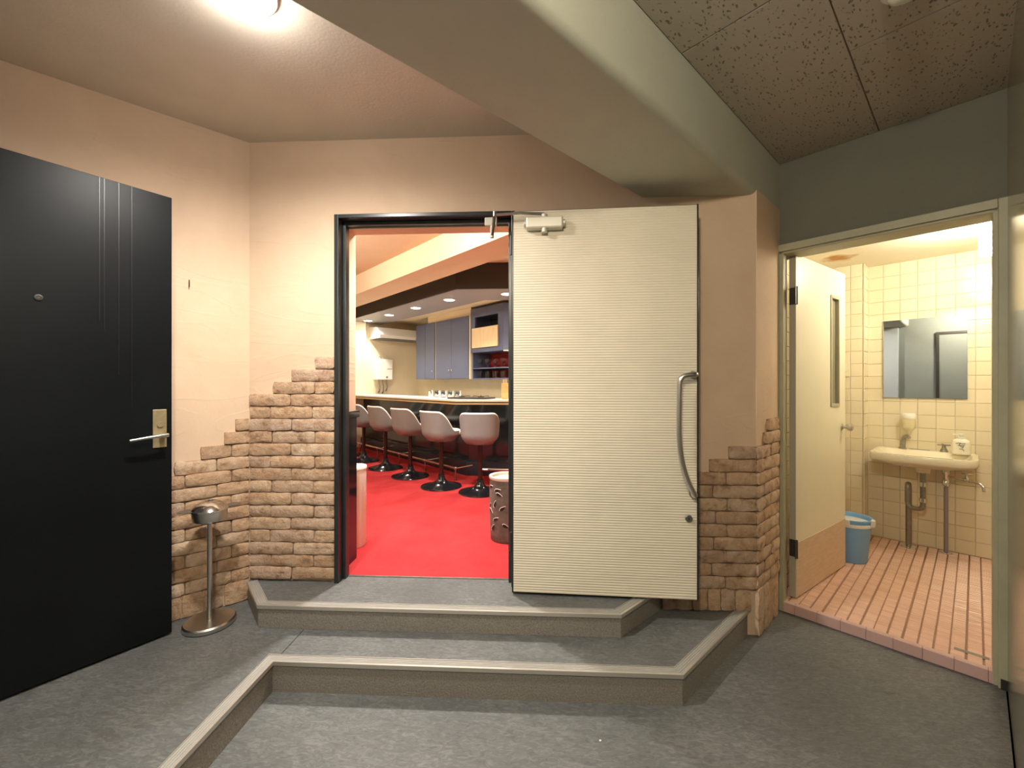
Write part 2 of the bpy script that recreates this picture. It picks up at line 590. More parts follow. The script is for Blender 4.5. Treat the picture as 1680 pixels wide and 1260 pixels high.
# ------------------------------------------------------------------ lamps
def light(name, kind, loc, power, col, radius=0.05, parent=None, rot=(0, 0, 0), **kw):
    d = bpy.data.lights.new(name, kind)
    d.energy = power
    d.color = col
    if kind in ('POINT', 'SPOT'):
        d.shadow_soft_size = radius
    for k, v in kw.items():
        setattr(d, k, v)
    o = bpy.data.objects.new(name, d)
    COL.objects.link(o)
    o.location = loc
    o.rotation_euler = rot
    if parent is not None:
        o.parent = parent
    return o


# ================================================================== STRUCTURE
# ---- lobby floor
fl = MB().prism([st(2.84, -0.82), st(2.84, 0.09), st(1.75, 0.09), st(1.75, 1.4), st(-0.8, 1.4), st(-0.8, -2.73), st(0.49, -2.73), (1.18, YB)], -0.05, 0.0)
structure(fl.build('floor', 'vinyl'), 'grey slate-patterned vinyl floor in front of the two steps')

# ---- entry steps : platform with riser, tread sheet and ridged nosing strips
def step(name, label, poly, edge, z0, z1):
    """poly: full outline, edge: the open polyline that carries the nosing"""
    t = thing(name, label, 'step', (0, 0, 0))
    MB().prism(poly, z0, z1 - 0.006).build('riser', 'riser', t)
    # tread sheet set in from the nosing
    MB().prism(poly, z1 - 0.006, z1 - 0.001).build('tread', 'vinyl', t)
    # nosing: offset polyline to the inside (left side of travel)
    pts = [Vector((p[0], p[1], 0)) for p in edge]
    for i in range(len(pts) - 1):
        a, b_ = pts[i], pts[i + 1]
        def nrm(p, q):
            d = (q - p).normalized()
            return Vector((-d.y, d.x, 0))
        n = nrm(a, b_)
        def miter(k):
            if k == 0 or k == len(pts) - 1:
                return n
            n0, n1 = nrm(pts[k - 1], pts[k]), nrm(pts[k], pts[k + 1])
            mm = (n0 + n1).normalized()
            return mm / max(0.3, mm.dot(n))
        m0, m1 = miter(i), miter(i + 1)
        def strip(o0, o1, za, zb):
            q = [a + m0 * o0, b_ + m1 * o0, b_ + m1 * o1, a + m0 * o1]
            return [(p.x, p.y) for p in q], za, zb
        mb = MB()
        for k in range(4):                      # ridges of the rubber insert
            mb.prism(*strip(0.004 + k * 0.0095, 0.004 + k * 0.0095 + 0.0068, z1 - 0.006, z1 + 0.0027))
        mb.prism(*strip(0.002, 0.044, z1 - 0.005, z1 + 0.0015))
        nz = mb.build('nosing', 'nosing', t)
        e = MB().prism(*strip(-0.006, 0.004, z1 - 0.012, z1 + 0.005))
        e.prism(*strip(0.042, 0.045, z1 - 0.005, z1 + 0.0045))
        e.build('nosing_edge', 'nose_metal', nz)
    return t


# the lower platform carries on towards the entrance along the left wall
low_poly = [(-1.117, 0.0), (-1.117, 1.76), (0.617, 1.76), (1.136, 2.279), (XC + 0.004, 2.279), st(-0.79, TL + 0.002), (-1.117, 0.0 - 0.0005)]
lower = step('entry_step', 'lower grey vinyl step with cream nosing, running out along the black door', low_poly,
     [(-1.117, 0.0), (-1.117, 1.76), (0.617, 1.76), (1.136, 2.279)], 0.0, P1)
MB().box(-1.1135, -1.1105, 1.815, 2.0, P1 - 0.002, P1 - 0.0004).build('sheet_seam', 'black_groove', lower)
up_poly = [(XC + 0.02, 2.24), (-1.345, 2.005), (0.417, 2.005), (0.691, 2.279), (-0.08, 2.279), (-0.08, 2.345), (-1.06, 2.345), (-1.06, 2.279), (XC + 0.004, 2.279)]
step('entry_step', 'upper grey vinyl step with chamfered ends at the bar doorway', up_poly,
     [(XC + 0.02, 2.24), (-1.345, 2.005), (0.417, 2.005), (0.691, 2.279)], P1, P2)

# ---- doorway wall (wall_back), with the opening
XO0, XO1 = -1.083, -0.092
YM = 2.352
wb = MB()
wb.box(XC - 0.4, XO0, YB, YM, 0, 2.8).box(XO0, XO1, YB, YM, 2.254, 2.8)
wb.prism([(XO1, YB), (1.18, YB), (1.18 + 0.065, YM), (XO1, YM)], 0, 2.8)
wb.box(XC - 0.4, -1.105, YM, YB2, 0, 2.8).box(-1.105, -0.07, YM, YB2, 2.258, 2.8).box(-0.07, 1.0, YM, YB2, 0, 2.8)
wall_back = structure(wb.build('wall_back', 'plaster'), 'peach plaster wall around the bar doorway with stepped brick slips')
# glossy black dado lining the inner reveal of the doorway
dp = MB().box(-1.1045, -1.100, YM + 0.004, YB2 + 0.004, P2 + 0.001, 1.118).build('dado_panel', 'gloss_black', wall_back)
MB().box(-1.1045, -1.086, YM + 0.004, YB2 + 0.018, 1.118, 1.160).build('dado_cap', 'gloss_black', dp, bevel=0.003)

# ---- left wall, frame local x=t, y=s
wall_left = structure(MB().box(TL - 0.12, TL, -0.92, 0.62, 0, 2.8).build('wall_left', 'plaster', rz=DIAG), 'peach plaster wall behind the black door, brick slips below')
# ---- pillar return beside the washroom
wall_return = structure(MB().box(TP - 0.02, TP, 2.447, 2.842, 0, ZBEAM + 0.03).build('wall_return', 'plaster', rz=DIAG), 'narrow plaster return with brick corner beside the washroom door')
# ---- washroom front wall with opening
TO0, TO1, ZO = -0.765, 0.070, 2.10
wf = MB().box(TP - 0.02, 0.25, SB, SB + 0.10, ZO, 2.8).box(-0.95, TO0 - 0.012, SB, SB + 0.06, 0, ZO).box(TO1 + 0.02, 0.25, SB, SB + 0.10, 0, ZO)
structure(wf.build('wall_washroom', 'bathwall', rz=DIAG), 'dark grey-green wall above the washroom door')
# ---- right wall, close to the camera, then the corridor behind
structure(MB().box(0.095, 0.30, 1.75, SB, 0, 2.8).build('wall_right', 'gloss_wall', rz=DIAG), 'dark painted wall at the right edge beside the washroom frame')
structure(MB().box(0.30, 1.5, 1.75, 1.85, 0, 2.8).box(1.4, 1.5, -0.9, 1.75, 0, 2.8).build('wall_corridor', 'corridor', rz=DIAG), 'grey corridor wall beyond the right wall corner')
wr = structure(MB().box(TL - 0.12, 1.5, -0.92, -0.80, 0, 2.8).build('wall_rear', 'corridor', rz=DIAG), 'grey-green rear wall seen in the washroom mirror')
MB().box(-1.75, -0.90, -0.80, -0.70, 0, 2.615).build('pilaster', 'column', wr, bevel=0.005)
dm = thing('door_4', 'grey corridor door seen only in the washroom mirror', 'door', rz=DIAG, kind='structure')
MB().box(-0.40, 0.50, -0.798, -0.775, 0, 2.15).box(0, 0.1, -0.798, -0.79, 0, 0.1).build('leaf', 'corridor', dm)
MB().box(-0.44, -0.40, -0.799, -0.76, 0, 2.19).box(0.50, 0.54, -0.799, -0.76, 0, 2.19).box(-0.40, 0.50, -0.799, -0.76, 2.15, 2.19).build('frame', 'dark_iron', dm, bevel=0.003)

# ---- ceilings and the diagonal beam
structure(MB().prism([(XC - 0.3, YB + 0.05), st(-0.9, TL - 0.1), st(-0.9, -1.1), (0.7, YB + 0.05)], ZC1, ZC1 + 0.1).build('ceiling', 'ceil_plaster'), 'smooth beige plaster ceiling over the steps')
bm_ = MB()
prof = [(-1.195, 2.75), (-1.195, ZBEAM)]
rr = 0.035
for k in range(7):
    a = -math.pi / 2 + k * math.pi / 12
    prof.append((TP - rr + rr * math.cos(a), ZBEAM + rr + rr * math.sin(a)))
prof.append((TP, 2.75))
bm_.rings([[(x, -0.85, z) for x, z in prof], [(x, 2.88, z) for x, z in prof]])
# the beam stops at the walls: the part that would enter the bar is behind the plaster
beam = bm_.build('beam_ceiling', 'beam', rz=DIAG, smooth=30)
structure(beam, 'deep grey-beige beam running diagonally across the ceiling')
ct = structure(MB().box(TP - 0.1, 1.45, -0.85, SB + 0.02, ZC2 + 0.006, ZC2 + 0.1).build('ceiling_tiled', 'joint', rz=DIAG), 'fissured board ceiling with thin joints above the washroom door')
def panel(t0, t1, s0, s1):
    g = 0.0022
    MB().box(t0 + g, t1 - g, s0 + g, s1 - g, ZC2, ZC2 + 0.008).build('ceiling_panel', 'fissured', ct, bevel=0.0015, seg=1)
for (t0, t1, cuts) in [(TP, -0.330, [-0.80, -0.22, 0.39, 1.60, SB]), (-0.330, 0.125, [-0.80, -0.34, 0.87, 2.075, SB]), (0.125, 0.58, [-0.80, 0.39, 1.75]), (0.58, 1.40, [-0.80, 0.2, 1.75])]:
    for s0, s1 in zip(cuts, cuts[1:]):
        panel(t0, t1, s0, s1)

# ---- bar room shell
structure(MB().prism([(-3.6, YB2), (-1.105, YB2), (-1.105, 2.353), (-1.06, 2.353), (-1.06, 2.345), (-0.085, 2.345), (-0.085, YB2), (1.0, YB2), (1.0, 6.2), (-3.0, 9.2), (-5.2, 8.4), (-3.6, 6.7)], P2 - 0.1, P2).build('floor_bar', 'carpet'), 'bright red carpet covering the bar floor')
structure(MB().prism([(-3.7, YB2), (1.1, YB2), (1.1, 6.2), (-3.0, 9.4), (-5.4, 8.4), (-3.7, 6.7)], ZBAR, ZBAR + 0.1).build('ceiling_bar', 'bar_wall'), 'warm peach ceiling inside the bar')
structure(MB().box(-7.45, -7.3, 1.5, 4.30, 0.1, 2.75).box(-7.32, -7.16, 1.5, 3.05, 0.1, 2.75).build('wall_bar_end', 'bar_cream', rz=DIAG), 'cream end wall of the bar carrying the range hood')
structure(MB().box(-7.45, -3.2, 4.15, 4.30, 0.1, 2.75).build('wall_bar_back', 'bar_cream', rz=DIAG), 'cream wall behind the bar cabinets')
structure(MB().box(-0.22, 1.10, 6.10, 6.25, 0.1, 2.75).box(1.0, 1.10, YB2, 6.2, 0.1, 2.75).build('wall_bar_right', 'bar_wall'), 'peach bar wall behind the open door')
structure(MB().box(-3.75, -3.6, YB2, 6.9, 0.1, 2.75).build('wall_bar_left', 'bar_wall'), 'peach bar wall beyond the white bin')
structure(MB().box(-8.0, -1.9, 2.12, 2.47, 2.458, 2.71).build('beam_bar', 'bar_wall', rz=DIAG), 'peach ceiling beam running parallel to the bar counter')
# lowered ceiling behind the counter
structure(MB().prism([st(3.38, -7.31), st(3.38, -4.2), (-0.574, 5.40), (0.99, 5.40), (0.99, 6.1), st(4.16, -4.6), st(4.16, -7.31)], 2.47, 2.55).build('ceiling_kitchen', 'bar_cream'), 'low cream ceiling between soffit and wall cabinets')

# ---- washroom shell
ZT = 0.055
TW0, TW1, SW = -0.90, 0.42, 4.61
fb = structure(MB().box(TW0, TW1, SB + 0.012, SW + 0.05, 0.0, ZT - 0.004).build('floor_washroom', 'floor_grout', rz=DIAG), 'raised washroom floor of small pink mosaic tiles')
def mosaic():
    rnd = random.Random(4)
    mb = MB()
    w, d, g1, g2 = 0.0545, 0.0270, 0.0056, 0.0042
    nx = int((TW1 - TW0) / w)
    ny = int((SW - SB - 0.02) / d)
    for i in range(nx):
        off = rnd.uniform(-0.002, 0.002)
        for j in range(ny + 1):
            x0 = TW0 + i * w + g1 / 2 + off
            y0 = SB + 0.013 + j * d
            z = ZT + rnd.uniform(-0.0007, 0.0007)
            x1, y1 = x0 + w - g1, y0 + d - g2
            e = 0.0018
            n = len(mb.v)
            mb.v += [(x0, y0, z - .004), (x1, y0, z - .004), (x1, y1, z - .004), (x0, y1, z - .004)]
            q = [rnd.uniform(-.00035, .00035) for _ in range(4)]
            mb.v += [(x0 + e, y0 + e, z + q[0]), (x1 - e, y0 + e, z + q[1]), (x1 - e, y1 - e, z + q[2]), (x0 + e, y1 - e, z + q[3])]
            mb.f += [[n + 4, n + 5, n + 6, n + 7], [n, n + 1, n + 5, n + 4], [n + 1, n + 2, n + 6, n + 5], [n + 2, n + 3, n + 7, n + 6], [n + 3, n, n + 4, n + 7]]
    return mb
o = mosaic().build('mosaic_tile', 'floor_tile', fb, fix=False)
o['kind'] = 'stuff'
# sill tiles along the front edge
x = TO0
rnd = random.Random(9)
for k, w in enumerate([0.07, 0.105, 0.105, 0.105, 0.105, 0.105, 0.105, 0.105, 0.04]):
    MB().box(x + 0.0005, x + w - 0.0005, SB - 0.022, SB + 0.012, 0.001, ZT + 0.001).build('sill_tile', 'sill_tile', fb, bevel=0.0012, seg=1)
    x += w
MB().box(-0.068, 0.045, SB + 0.082, SB + 0.106, ZT - 0.002, ZT + 0.0016).build('threshold_strip', 'stick', fb)

wwb = structure(MB().box(TW0 - 0.1, TW1 + 0.1, SW + 0.006, SW + 0.1, 0, 2.45).build('wall_washroom_back', 'grout', rz=DIAG), 'cream tiled washroom wall carrying the mirror')
wwc = structure(MB().box(TW0, -0.612, 4.438, SW + 0.01, 0, 2.33).build('wall_washroom_column', 'grout', rz=DIAG), 'tiled boxed column in the washroom corner')
wwl = structure(MB().box(TW0 - 0.1, TW0 - 0.006, SB + 0.1, SW + 0.05, 0, 2.45).build('wall_washroom_left', 'grout', rz=DIAG), 'tiled washroom wall behind the open door')
wwr = structure(MB().box(TW1 + 0.006, TW1 + 0.1, SB + 0.1, SW + 0.05, 0, 2.45).build('wall_washroom_right', 'grout', rz=DIAG), 'tiled washroom wall opposite the open door')
structure(MB().box(TW0 - 0.1, TW1 + 0.1, SB + 0.05, SW + 0.1, 2.31, 2.40).build('ceiling_washroom', 'bath_ceiling', rz=DIAG), 'cream washroom ceiling with brown water stains')

def tile_mesh(w, h, e=0.0022, d=0.006):
    """a glazed tile standing in the x-z plane, face towards -y"""
    mb = MB()
    mb.v = [(0, d, 0), (w, d, 0), (w, d, h), (0, d, h), (0, e, 0), (w, e, 0), (w, e, h), (0, e, h), (e, 0, e), (w - e, 0, e), (w - e, 0, h - e), (e, 0, h - e)]
    mb.f = [[8, 9, 10, 11]] + [[i, (i + 1) % 4, (i + 1) % 4 + 4, i + 4] for i in range(4)] + [[4 + i, 4 + (i + 1) % 4, 8 + (i + 1) % 4, 8 + i] for i in range(4)]
    return mb.mesh('tile')
TS = 0.1025
G = 0.0016
tile_full = tile_mesh(TS - G, TS - G)
tile_cache = {}
def tiles_on(wall, x0, x1, y, z0, z1, right_to_left=False):
    """square tiles on a wall plane y=const (face -y)"""
    rnd = random.Random(hash(wall.name) % 1000 if False else len(wall.name))
    nz = int(math.ceil((z1 - z0) / TS - 0.05))
    nx = int(math.ceil((x1 - x0) / TS - 0.02))
    for i in range(nx):
        a = x0 + i * TS
        w = min(TS, x1 - a) - G
        if w < 0.012:
            continue
        for j in range(nz):
            top = z1 - j * TS
            h = min(TS, top - z0) - G
            if h < 0.012:
                continue
            key = (round(w, 3), round(h, 3))
            me = tile_full if key == (round(TS - G, 3),) * 2 else tile_cache.setdefault(key, tile_mesh(w, h))
            o = link('tile', me, 'tile', wall, (a, y, top - h))
            o.rotation_euler = (rnd.gauss(0, 0.004), 0, rnd.gauss(0, 0.004))
tiles_on(wwb, -0.612, TW1, SW, ZT, 2.31)
tiles_on(wwc, TW0, -0.618, 4.432, ZT, 2.31)
# column's right flank and the two side walls: seen at a graze or not at all, joined
def tile_field(wall, name, side, x, y0, y1, z0, z1):
    rnd = random.Random(7)
    mb = MB()
    j = 0
    z = z1
    while z > z0 + 0.02:
        h = min(TS, z - z0) - G
        y = y0
        while y < y1 - 0.012:
            w = min(TS, y1 - y) - G
            e = 0.0022
            d = 0.006 * side
            n = len(mb.v)
            mb.v += [(x, y, z - h), (x, y + w, z - h), (x, y + w, z), (x, y, z), (x + d, y + e, z - h + e), (x + d, y + w - e, z - h + e), (x + d, y + w - e, z - e), (x + d, y + e, z - e)]
            mb.f += [[n + 4, n + 5, n + 6, n + 7]] + [[n + i, n + (i + 1) % 4, n + 4 + (i + 1) % 4, n + 4 + i] for i in range(4)]
            y += TS
        z -= TS
    o = mb.build(name, 'tile', wall)
    o['kind'] = 'stuff'
    return o
tile_field(wwc, 'flank_tile', 1, -0.612, 4.432, SW, ZT, 2.31)
tile_field(wwl, 'wall_tile', 1, TW0 - 0.006, SB + 0.1, 4.432, ZT, 2.31)
tile_field(wwr, 'wall_tile', -1, TW1 + 0.006, SB + 0.1, SW, ZT, 2.31)

# ------------------------------------------------------------------ brick slips
def brick_mesh(w, h, d, seed):
    """rough cast brick slip: x 0..w, z 0..h, face near y=-d, back y=0"""
    rnd = random.Random(seed)
    nx = max(4, int(w / 0.024))
    nz = 5
    vs, fs = [], []
    off = Vector((rnd.uniform(0, 99), rnd.uniform(0, 99), rnd.uniform(0, 99)))
    for j in range(nz + 1):
        for i in range(nx + 1):
            u, v = i / nx, j / nz
            x, z = u * w, v * h
            eu, ev = min(u, 1 - u) * w, min(v, 1 - v) * h
            q = off + Vector((x * 16, 0, z * 22))
            nn = noise.noise(q)
            n2 = noise.noise(q * 2.7)
            edge = min(eu, ev)
            dep = d - 0.005 * max(0, 1 - edge / 0.010) ** 1.5 + 0.0048 * nn + 0.0042 * n2
            if edge < 1e-6:   # wavy outline
                x += 0.0030 * noise.noise(q * 1.3 + Vector((7, 0, 0))) * (1 if 0 < u < 1 else 1.2)
                z += 0.0036 * noise.noise(q * 0.9 + Vector((0, 7, 0)))
                # knock the corners round
                if eu < 1e-6 and ev < 1e-6:
                    x += 0.0035 * (1 if u < .5 else -1)
                    z += 0.0035 * (1 if v < .5 else -1)
            vs.append((x, -dep, z))
    def id_(i, j):
        return j * (nx + 1) + i
    for j in range(nz):
        for i in range(nx):
            fs.append((id_(i, j), id_(i + 1, j), id_(i + 1, j + 1), id_(i, j + 1)))
    loop = [id_(i, 0) for i in range(nx + 1)] + [id_(nx, j) for j in range(1, nz + 1)] + [id_(i, nz) for i in range(nx - 1, -1, -1)] + [id_(0, j) for j in range(nz - 1, 0, -1)]
    n0 = len(vs)
    for k in loop:
        vs.append((vs[k][0], 0.002, vs[k][2]))
    L = len(loop)
    for k in range(L):
        k2 = (k + 1) % L
        fs.append((loop[k2], loop[k], n0 + k, n0 + k2))
    mb = MB()
    mb.v, mb.f = vs, fs
    return mb.mesh('brick', smooth=42, fix=False)

bseed = [100]
def brick(wall, origin, rz, x0, x1, z0, z1, d=0.020):
    """origin/rz: wall-local frame whose -y is the face direction"""
    bseed[0] += 1
    rnd = random.Random(bseed[0])
    g = 0.0021
    me = brick_mesh(x1 - x0 - 2 * g, z1 - z0 - 2 * g, d + rnd.uniform(-0.004, 0.004), bseed[0])
    c, s = math.cos(rz), math.sin(rz)
    o = link('brick', me, 'brick', wall, (origin[0] + c * (x0 + g), origin[1] + s * (x0 + g), z0 + g), rz)
    return o

ROW = 0.0684
ZTOP = 1.476
def row_z(i):
    return ZTOP - (i + 1) * ROW, ZTOP - i * ROW

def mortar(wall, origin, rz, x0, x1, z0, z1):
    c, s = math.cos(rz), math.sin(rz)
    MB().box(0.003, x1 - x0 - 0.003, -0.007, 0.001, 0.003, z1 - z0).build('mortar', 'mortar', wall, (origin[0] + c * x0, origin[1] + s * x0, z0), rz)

# left of the doorway (wall_back): x from the corner to the steel frame
XL, XR = XC + 0.009, XO0 - 0.003
wA = (XR - XL) / 2
cuts_a = [XL, XL + wA, XR]
cuts_b = [XL, XL + wA * 0.52, XL + wA * 1.51, XR]
for i in range(18):
    z0, z1 = row_z(i)
    cuts = list(cuts_a if i % 2 else cuts_b)
    rnd = random.Random(i)
    cuts = [c if k in (0, len(cuts) - 1) else c + rnd.uniform(-0.010, 0.010) for k, c in enumerate(cuts)]
    if i == 0:
        cuts = cuts[2:]
    elif i == 1:
        cuts = cuts[1:]
    elif i == 2:
        cuts = cuts[1:]
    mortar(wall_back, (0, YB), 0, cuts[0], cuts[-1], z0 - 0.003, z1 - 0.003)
    for a, b_ in zip(cuts, cuts[1:]):
        brick(wall_back, (0, YB), 0, a, b_, z0, z1)
# left wall: local frame of wall_left (t,s); face +t  -> rz=+90deg, x runs along +s
SC = 0.4945
left_start = {5: 0.425, 6: 0.375, 7: 0.272, 8: 0.165}
for i in range(5, 18):
    z0, z1 = row_z(i)
    s_end = SC - 0.002
    s0 = left_start.get(i, -0.55)
    js = [s_end]
    L = s_end - (0.085 if i % 2 else 0.15)
    while L > s0 + 0.05:
        js.append(L)
        L -= 0.20
    js.append(s0)
    js = js[::-1]
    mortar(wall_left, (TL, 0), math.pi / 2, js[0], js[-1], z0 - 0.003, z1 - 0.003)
    for a, b_ in zip(js, js[1:]):
        if b_ - a > 0.02:
            brick(wall_left, (TL, 0), math.pi / 2, a, b_, z0, z1)
s = SC - 0.005
k = 0
while s > -0.5:
    w = [0.115, 0.085, 0.095, 0.10][k % 4]
    brick(wall_left, (TL, 0), math.pi / 2, s - w, s, P1 + 0.001, row_z(17)[0])
    s -= w
    k += 1
# right of the doorway (wall_back) and behind the open door
XE = 1.178
for i in range(7, 18):
    z0, z1 = row_z(i)
    if i == 7:
        cuts = [1.035, XE]
    elif i == 8:
        cuts = [0.935, XE]
    else:
        rnd = random.Random(50 + i)
        j1 = (1.025 if i % 2 else 0.955) + rnd.uniform(-0.012, 0.012)
        cuts = [j1 - 0.42, j1 - 0.21, j1, XE]
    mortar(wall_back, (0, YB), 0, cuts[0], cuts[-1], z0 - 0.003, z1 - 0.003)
    for a, b_ in zip(cuts, cuts[1:]):
        brick(wall_back, (0, YB), 0, a, b_, z0, z1)
x = XE - 0.03
k = 0
while x > 0.03:
    w = [0.082, 0.075, 0.068, 0.078][k % 4]
    zb = P1 if x > 0.70 else P2
    if row_z(17)[0] - zb > 0.03:
        brick(wall_back, (0, YB), 0, x - w, x, zb + 0.001, row_z(17)[0])
    x -= w
    k += 1
# pillar return: frame (t,s), face +t
for i in range(5, 18):
    z0, z1 = row_z(i)
    s0 = {5: 2.60, 6: 2.545}.get(i, 2.43)
    if i % 2 and i > 6:
        cuts = [s0, s0 + 0.20, 2.775]
    elif i > 6:
        cuts = [s0, s0 + 0.10, 2.775]
    else:
        cuts = [s0, 2.775]
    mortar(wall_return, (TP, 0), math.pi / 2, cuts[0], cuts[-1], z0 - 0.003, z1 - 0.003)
    for a, b_ in zip(cuts, cuts[1:]):
        brick(wall_return, (TP, 0), math.pi / 2, a, b_, z0, z1)
for a, b_ in zip([2.43, 2.52, 2.60, 2.69], [2.52, 2.60, 2.69, 2.775]):
    brick(wall_return, (TP, 0), math.pi / 2, a, b_, 0.001, row_z(17)[0])

# ------------------------------------------------------------------ bar doorway frame
df = thing('trim_1', 'dark painted steel frame around the bar doorway', 'door frame', kind='structure')
def jamb(x0, x1, xi):
    """outer face x0..x1 toward the lobby, rebate stepping in to xi"""
    m = MB().box(min(x0, x1), max(x0, x1), 2.250, 2.352, P2, 2.254)
    m.box(min(x1, xi), max(x1, xi), 2.305, 2.352, P2, 2.222)
    return m
jamb(-1.083, -1.059, -1.042).build('jamb', 'black_frame', df, bevel=0.003)
jamb(-0.092, -0.112, -0.130).build('jamb', 'black_frame', df, bevel=0.003)
MB().box(-1.059, -0.112, 2.250, 2.352, 2.232, 2.254).box(-1.059, -0.112, 2.305, 2.352, 2.212, 2.232).build('head', 'black_frame', df, bevel=0.003)
MB().box(-1.055, -0.115, 2.345, 2.352, 2.206, 2.212).build('head_strip', 'cream_strip', df)
MB().box(-1.06, -0.09, 2.337, 2.349, P2 - 0.002, P2 + 0.003).build('threshold', 'dull_metal', df)

# ------------------------------------------------------------------ black entrance door (open)
A = Vector((-1.722, 1.932, 0))
Bv = Vector((-1.999, 1.487, 0))
du = (Bv - A).normalized()
DW = 0.92
hinge = A + du * DW
ang = math.atan2(-du.y, -du.x)           # local +x runs from the hinge to the free edge, face -y... towards camera
dd = thing('door_1', 'black lacquered entrance door standing open at the left edge', 'door', (hinge.x, hinge.y, P1), ang, kind='structure')
ZD = 2.215 - P1
MB().box(0, DW, 0, 0.04, 0.010, ZD).build('leaf', 'black_door', dd, bevel=0.002)
# pressed seams running down from the top rail
for u, depth_, ln in ((0.252, 0.0016, 0.62), (0.237, 0.0016, 0.66), (0.190, 0.001, 0.85), (0.147, 0.0022, 1.0)):
    MB().box(DW - u - 0.002, DW - u + 0.002, -depth_, 0.004, ZD - ln, ZD - 0.001).build('seam', 'black_groove', dd, bevel=0.0007, seg=1)
pl = MB().box(DW - 0.073, DW - 0.021, -0.006, 0.001, 1.027 - P1, 1.206 - P1).build('lock_plate', 'brass', dd, bevel=0.003)
MB().cyl((DW - 0.047, -0.012, 1.135 - P1), (DW - 0.047, 0, 1.135 - P1), 0.012, 18).build('lock_cylinder', 'brass', pl, smooth=40)
lv = MB().cyl((DW - 0.040, -0.055, 1.085 - P1), (DW - 0.040, 0, 1.085 - P1), 0.010, 14)
lv.tube([(DW - 0.030, -0.055, 1.088 - P1), (DW - 0.045, -0.057, 1.0875 - P1), (DW - 0.10, -0.058, 1.083 - P1), (DW - 0.165, -0.052, 1.075 - P1)], 0.0095, 12, 0.006)
lv.build('lever', 'steel', pl, smooth=40)
MB().lathe([(0.0, 0.0), (0.010, 0.0), (0.012, 0.002), (0.012, 0.004), (0.007, 0.005), (0.006, 0.003), (0.0, 0.003)], seg=20).build('peephole', 'dark_iron', dd, (DW - 0.427, -0.001, 1.667 - P1), smooth=40).rotation_euler = (math.radians(90), 0, 0)
for z in (0.25, 1.85):
    MB().cyl((-0.006, 0.02, z), (-0.006, 0.02, z + 0.10), 0.009, 12).build('hinge', 'dull_metal', dd, smooth=40)

# ------------------------------------------------------------------ ribbed cream bar door (open against the wall)
H = Vector((-0.105, 2.176, 0))
F = Vector((0.827, 2.135, 0))
dx = (F - H).normalized()
W2 = (F - H).length
ang2 = math.atan2(dx.y, dx.x)
bd = thing('door_2', 'cream horizontally ribbed bar door swung open against the wall', 'door', (H.x, H.y, 0), ang2, kind='structure')
Z0, Z1 = 0.247, 2.220
MB().box(0.004, W2 - 0.004, 0.004, 0.040, Z0, Z1).build('leaf', 'black_frame', bd)
nr = 150
rb = MB()
pitch = (Z1 - Z0 - 0.004) / nr
pts = []
for k in range(nr):
    z = Z0 + 0.002 + k * pitch
    pts += [(0.0014, z), (0.0, z + pitch * 0.25), (0.0, z + pitch * 0.70), (0.0014, z + pitch * 0.95)]
for i, (y, z) in enumerate(pts):
    rb.v += [(0.008, y, z), (W2 - 0.008, y, z)]
for i in range(len(pts) - 1):
    rb.f.append([2 * i, 2 * i + 1, 2 * i + 3, 2 * i + 2])
rbo = rb.build('ribbed_facing', 'rib', bd, fix=False)
for x0, x1 in ((0, 0.008), (W2 - 0.008, W2)):
    MB().box(x0, x1, -0.001, 0.042, Z0 - 0.002, Z1 + 0.002).build('edge_strip', 'black_frame', bd, bevel=0.001, seg=1)
# pull handle: bent tube
def bezier(p0, p1, p2, n=8):
    return [tuple((1 - t) ** 2 * a + 2 * t * (1 - t) * b + t * t * c for a, b, c in zip(p0, p1, p2)) for t in [i / n for i in range(n + 1)]]
w = -0.055
path = [(0.905, -0.004, 1.372), (0.905, -0.030, 1.372)] + bezier((0.905, -0.040, 1.372), (0.905, w, 1.372), (0.885, w, 1.370), 5)
path += bezier((0.862, w, 1.368), (0.828, w, 1.365), (0.826, w, 1.325), 6)
path += [(0.824, w, 1.25), (0.823, w, 1.15)] + bezier((0.823, w, 1.09), (0.826, w, 0.92), (0.885, w, 0.81), 9)
path += bezier((0.892, w, 0.796), (0.900, w, 0.783), (0.902, -0.035, 0.779), 4) + [(0.902, -0.004, 0.779)]
hd = MB().tube(path, 0.0130, 14)
hd.build('pull_handle', 'steel', bd, smooth=45)
for z in (1.372, 0.779):
    MB().cyl((0.904, -0.006, z), (0.904, 0.001, z), 0.018, 20).build('handle_rose', 'steel', bd, smooth=40)
lk = MB().cyl((0.884, -0.010, 0.656), (0.884, 0.002, 0.656), 0.0175, 22).build('lock_cylinder', 'dull_metal', bd, smooth=40, bevel=0.002)
MB().box(0.8825, 0.8855, -0.0112, -0.008, 0.649, 0.663).build('keyhole', 'black_groove', lk)
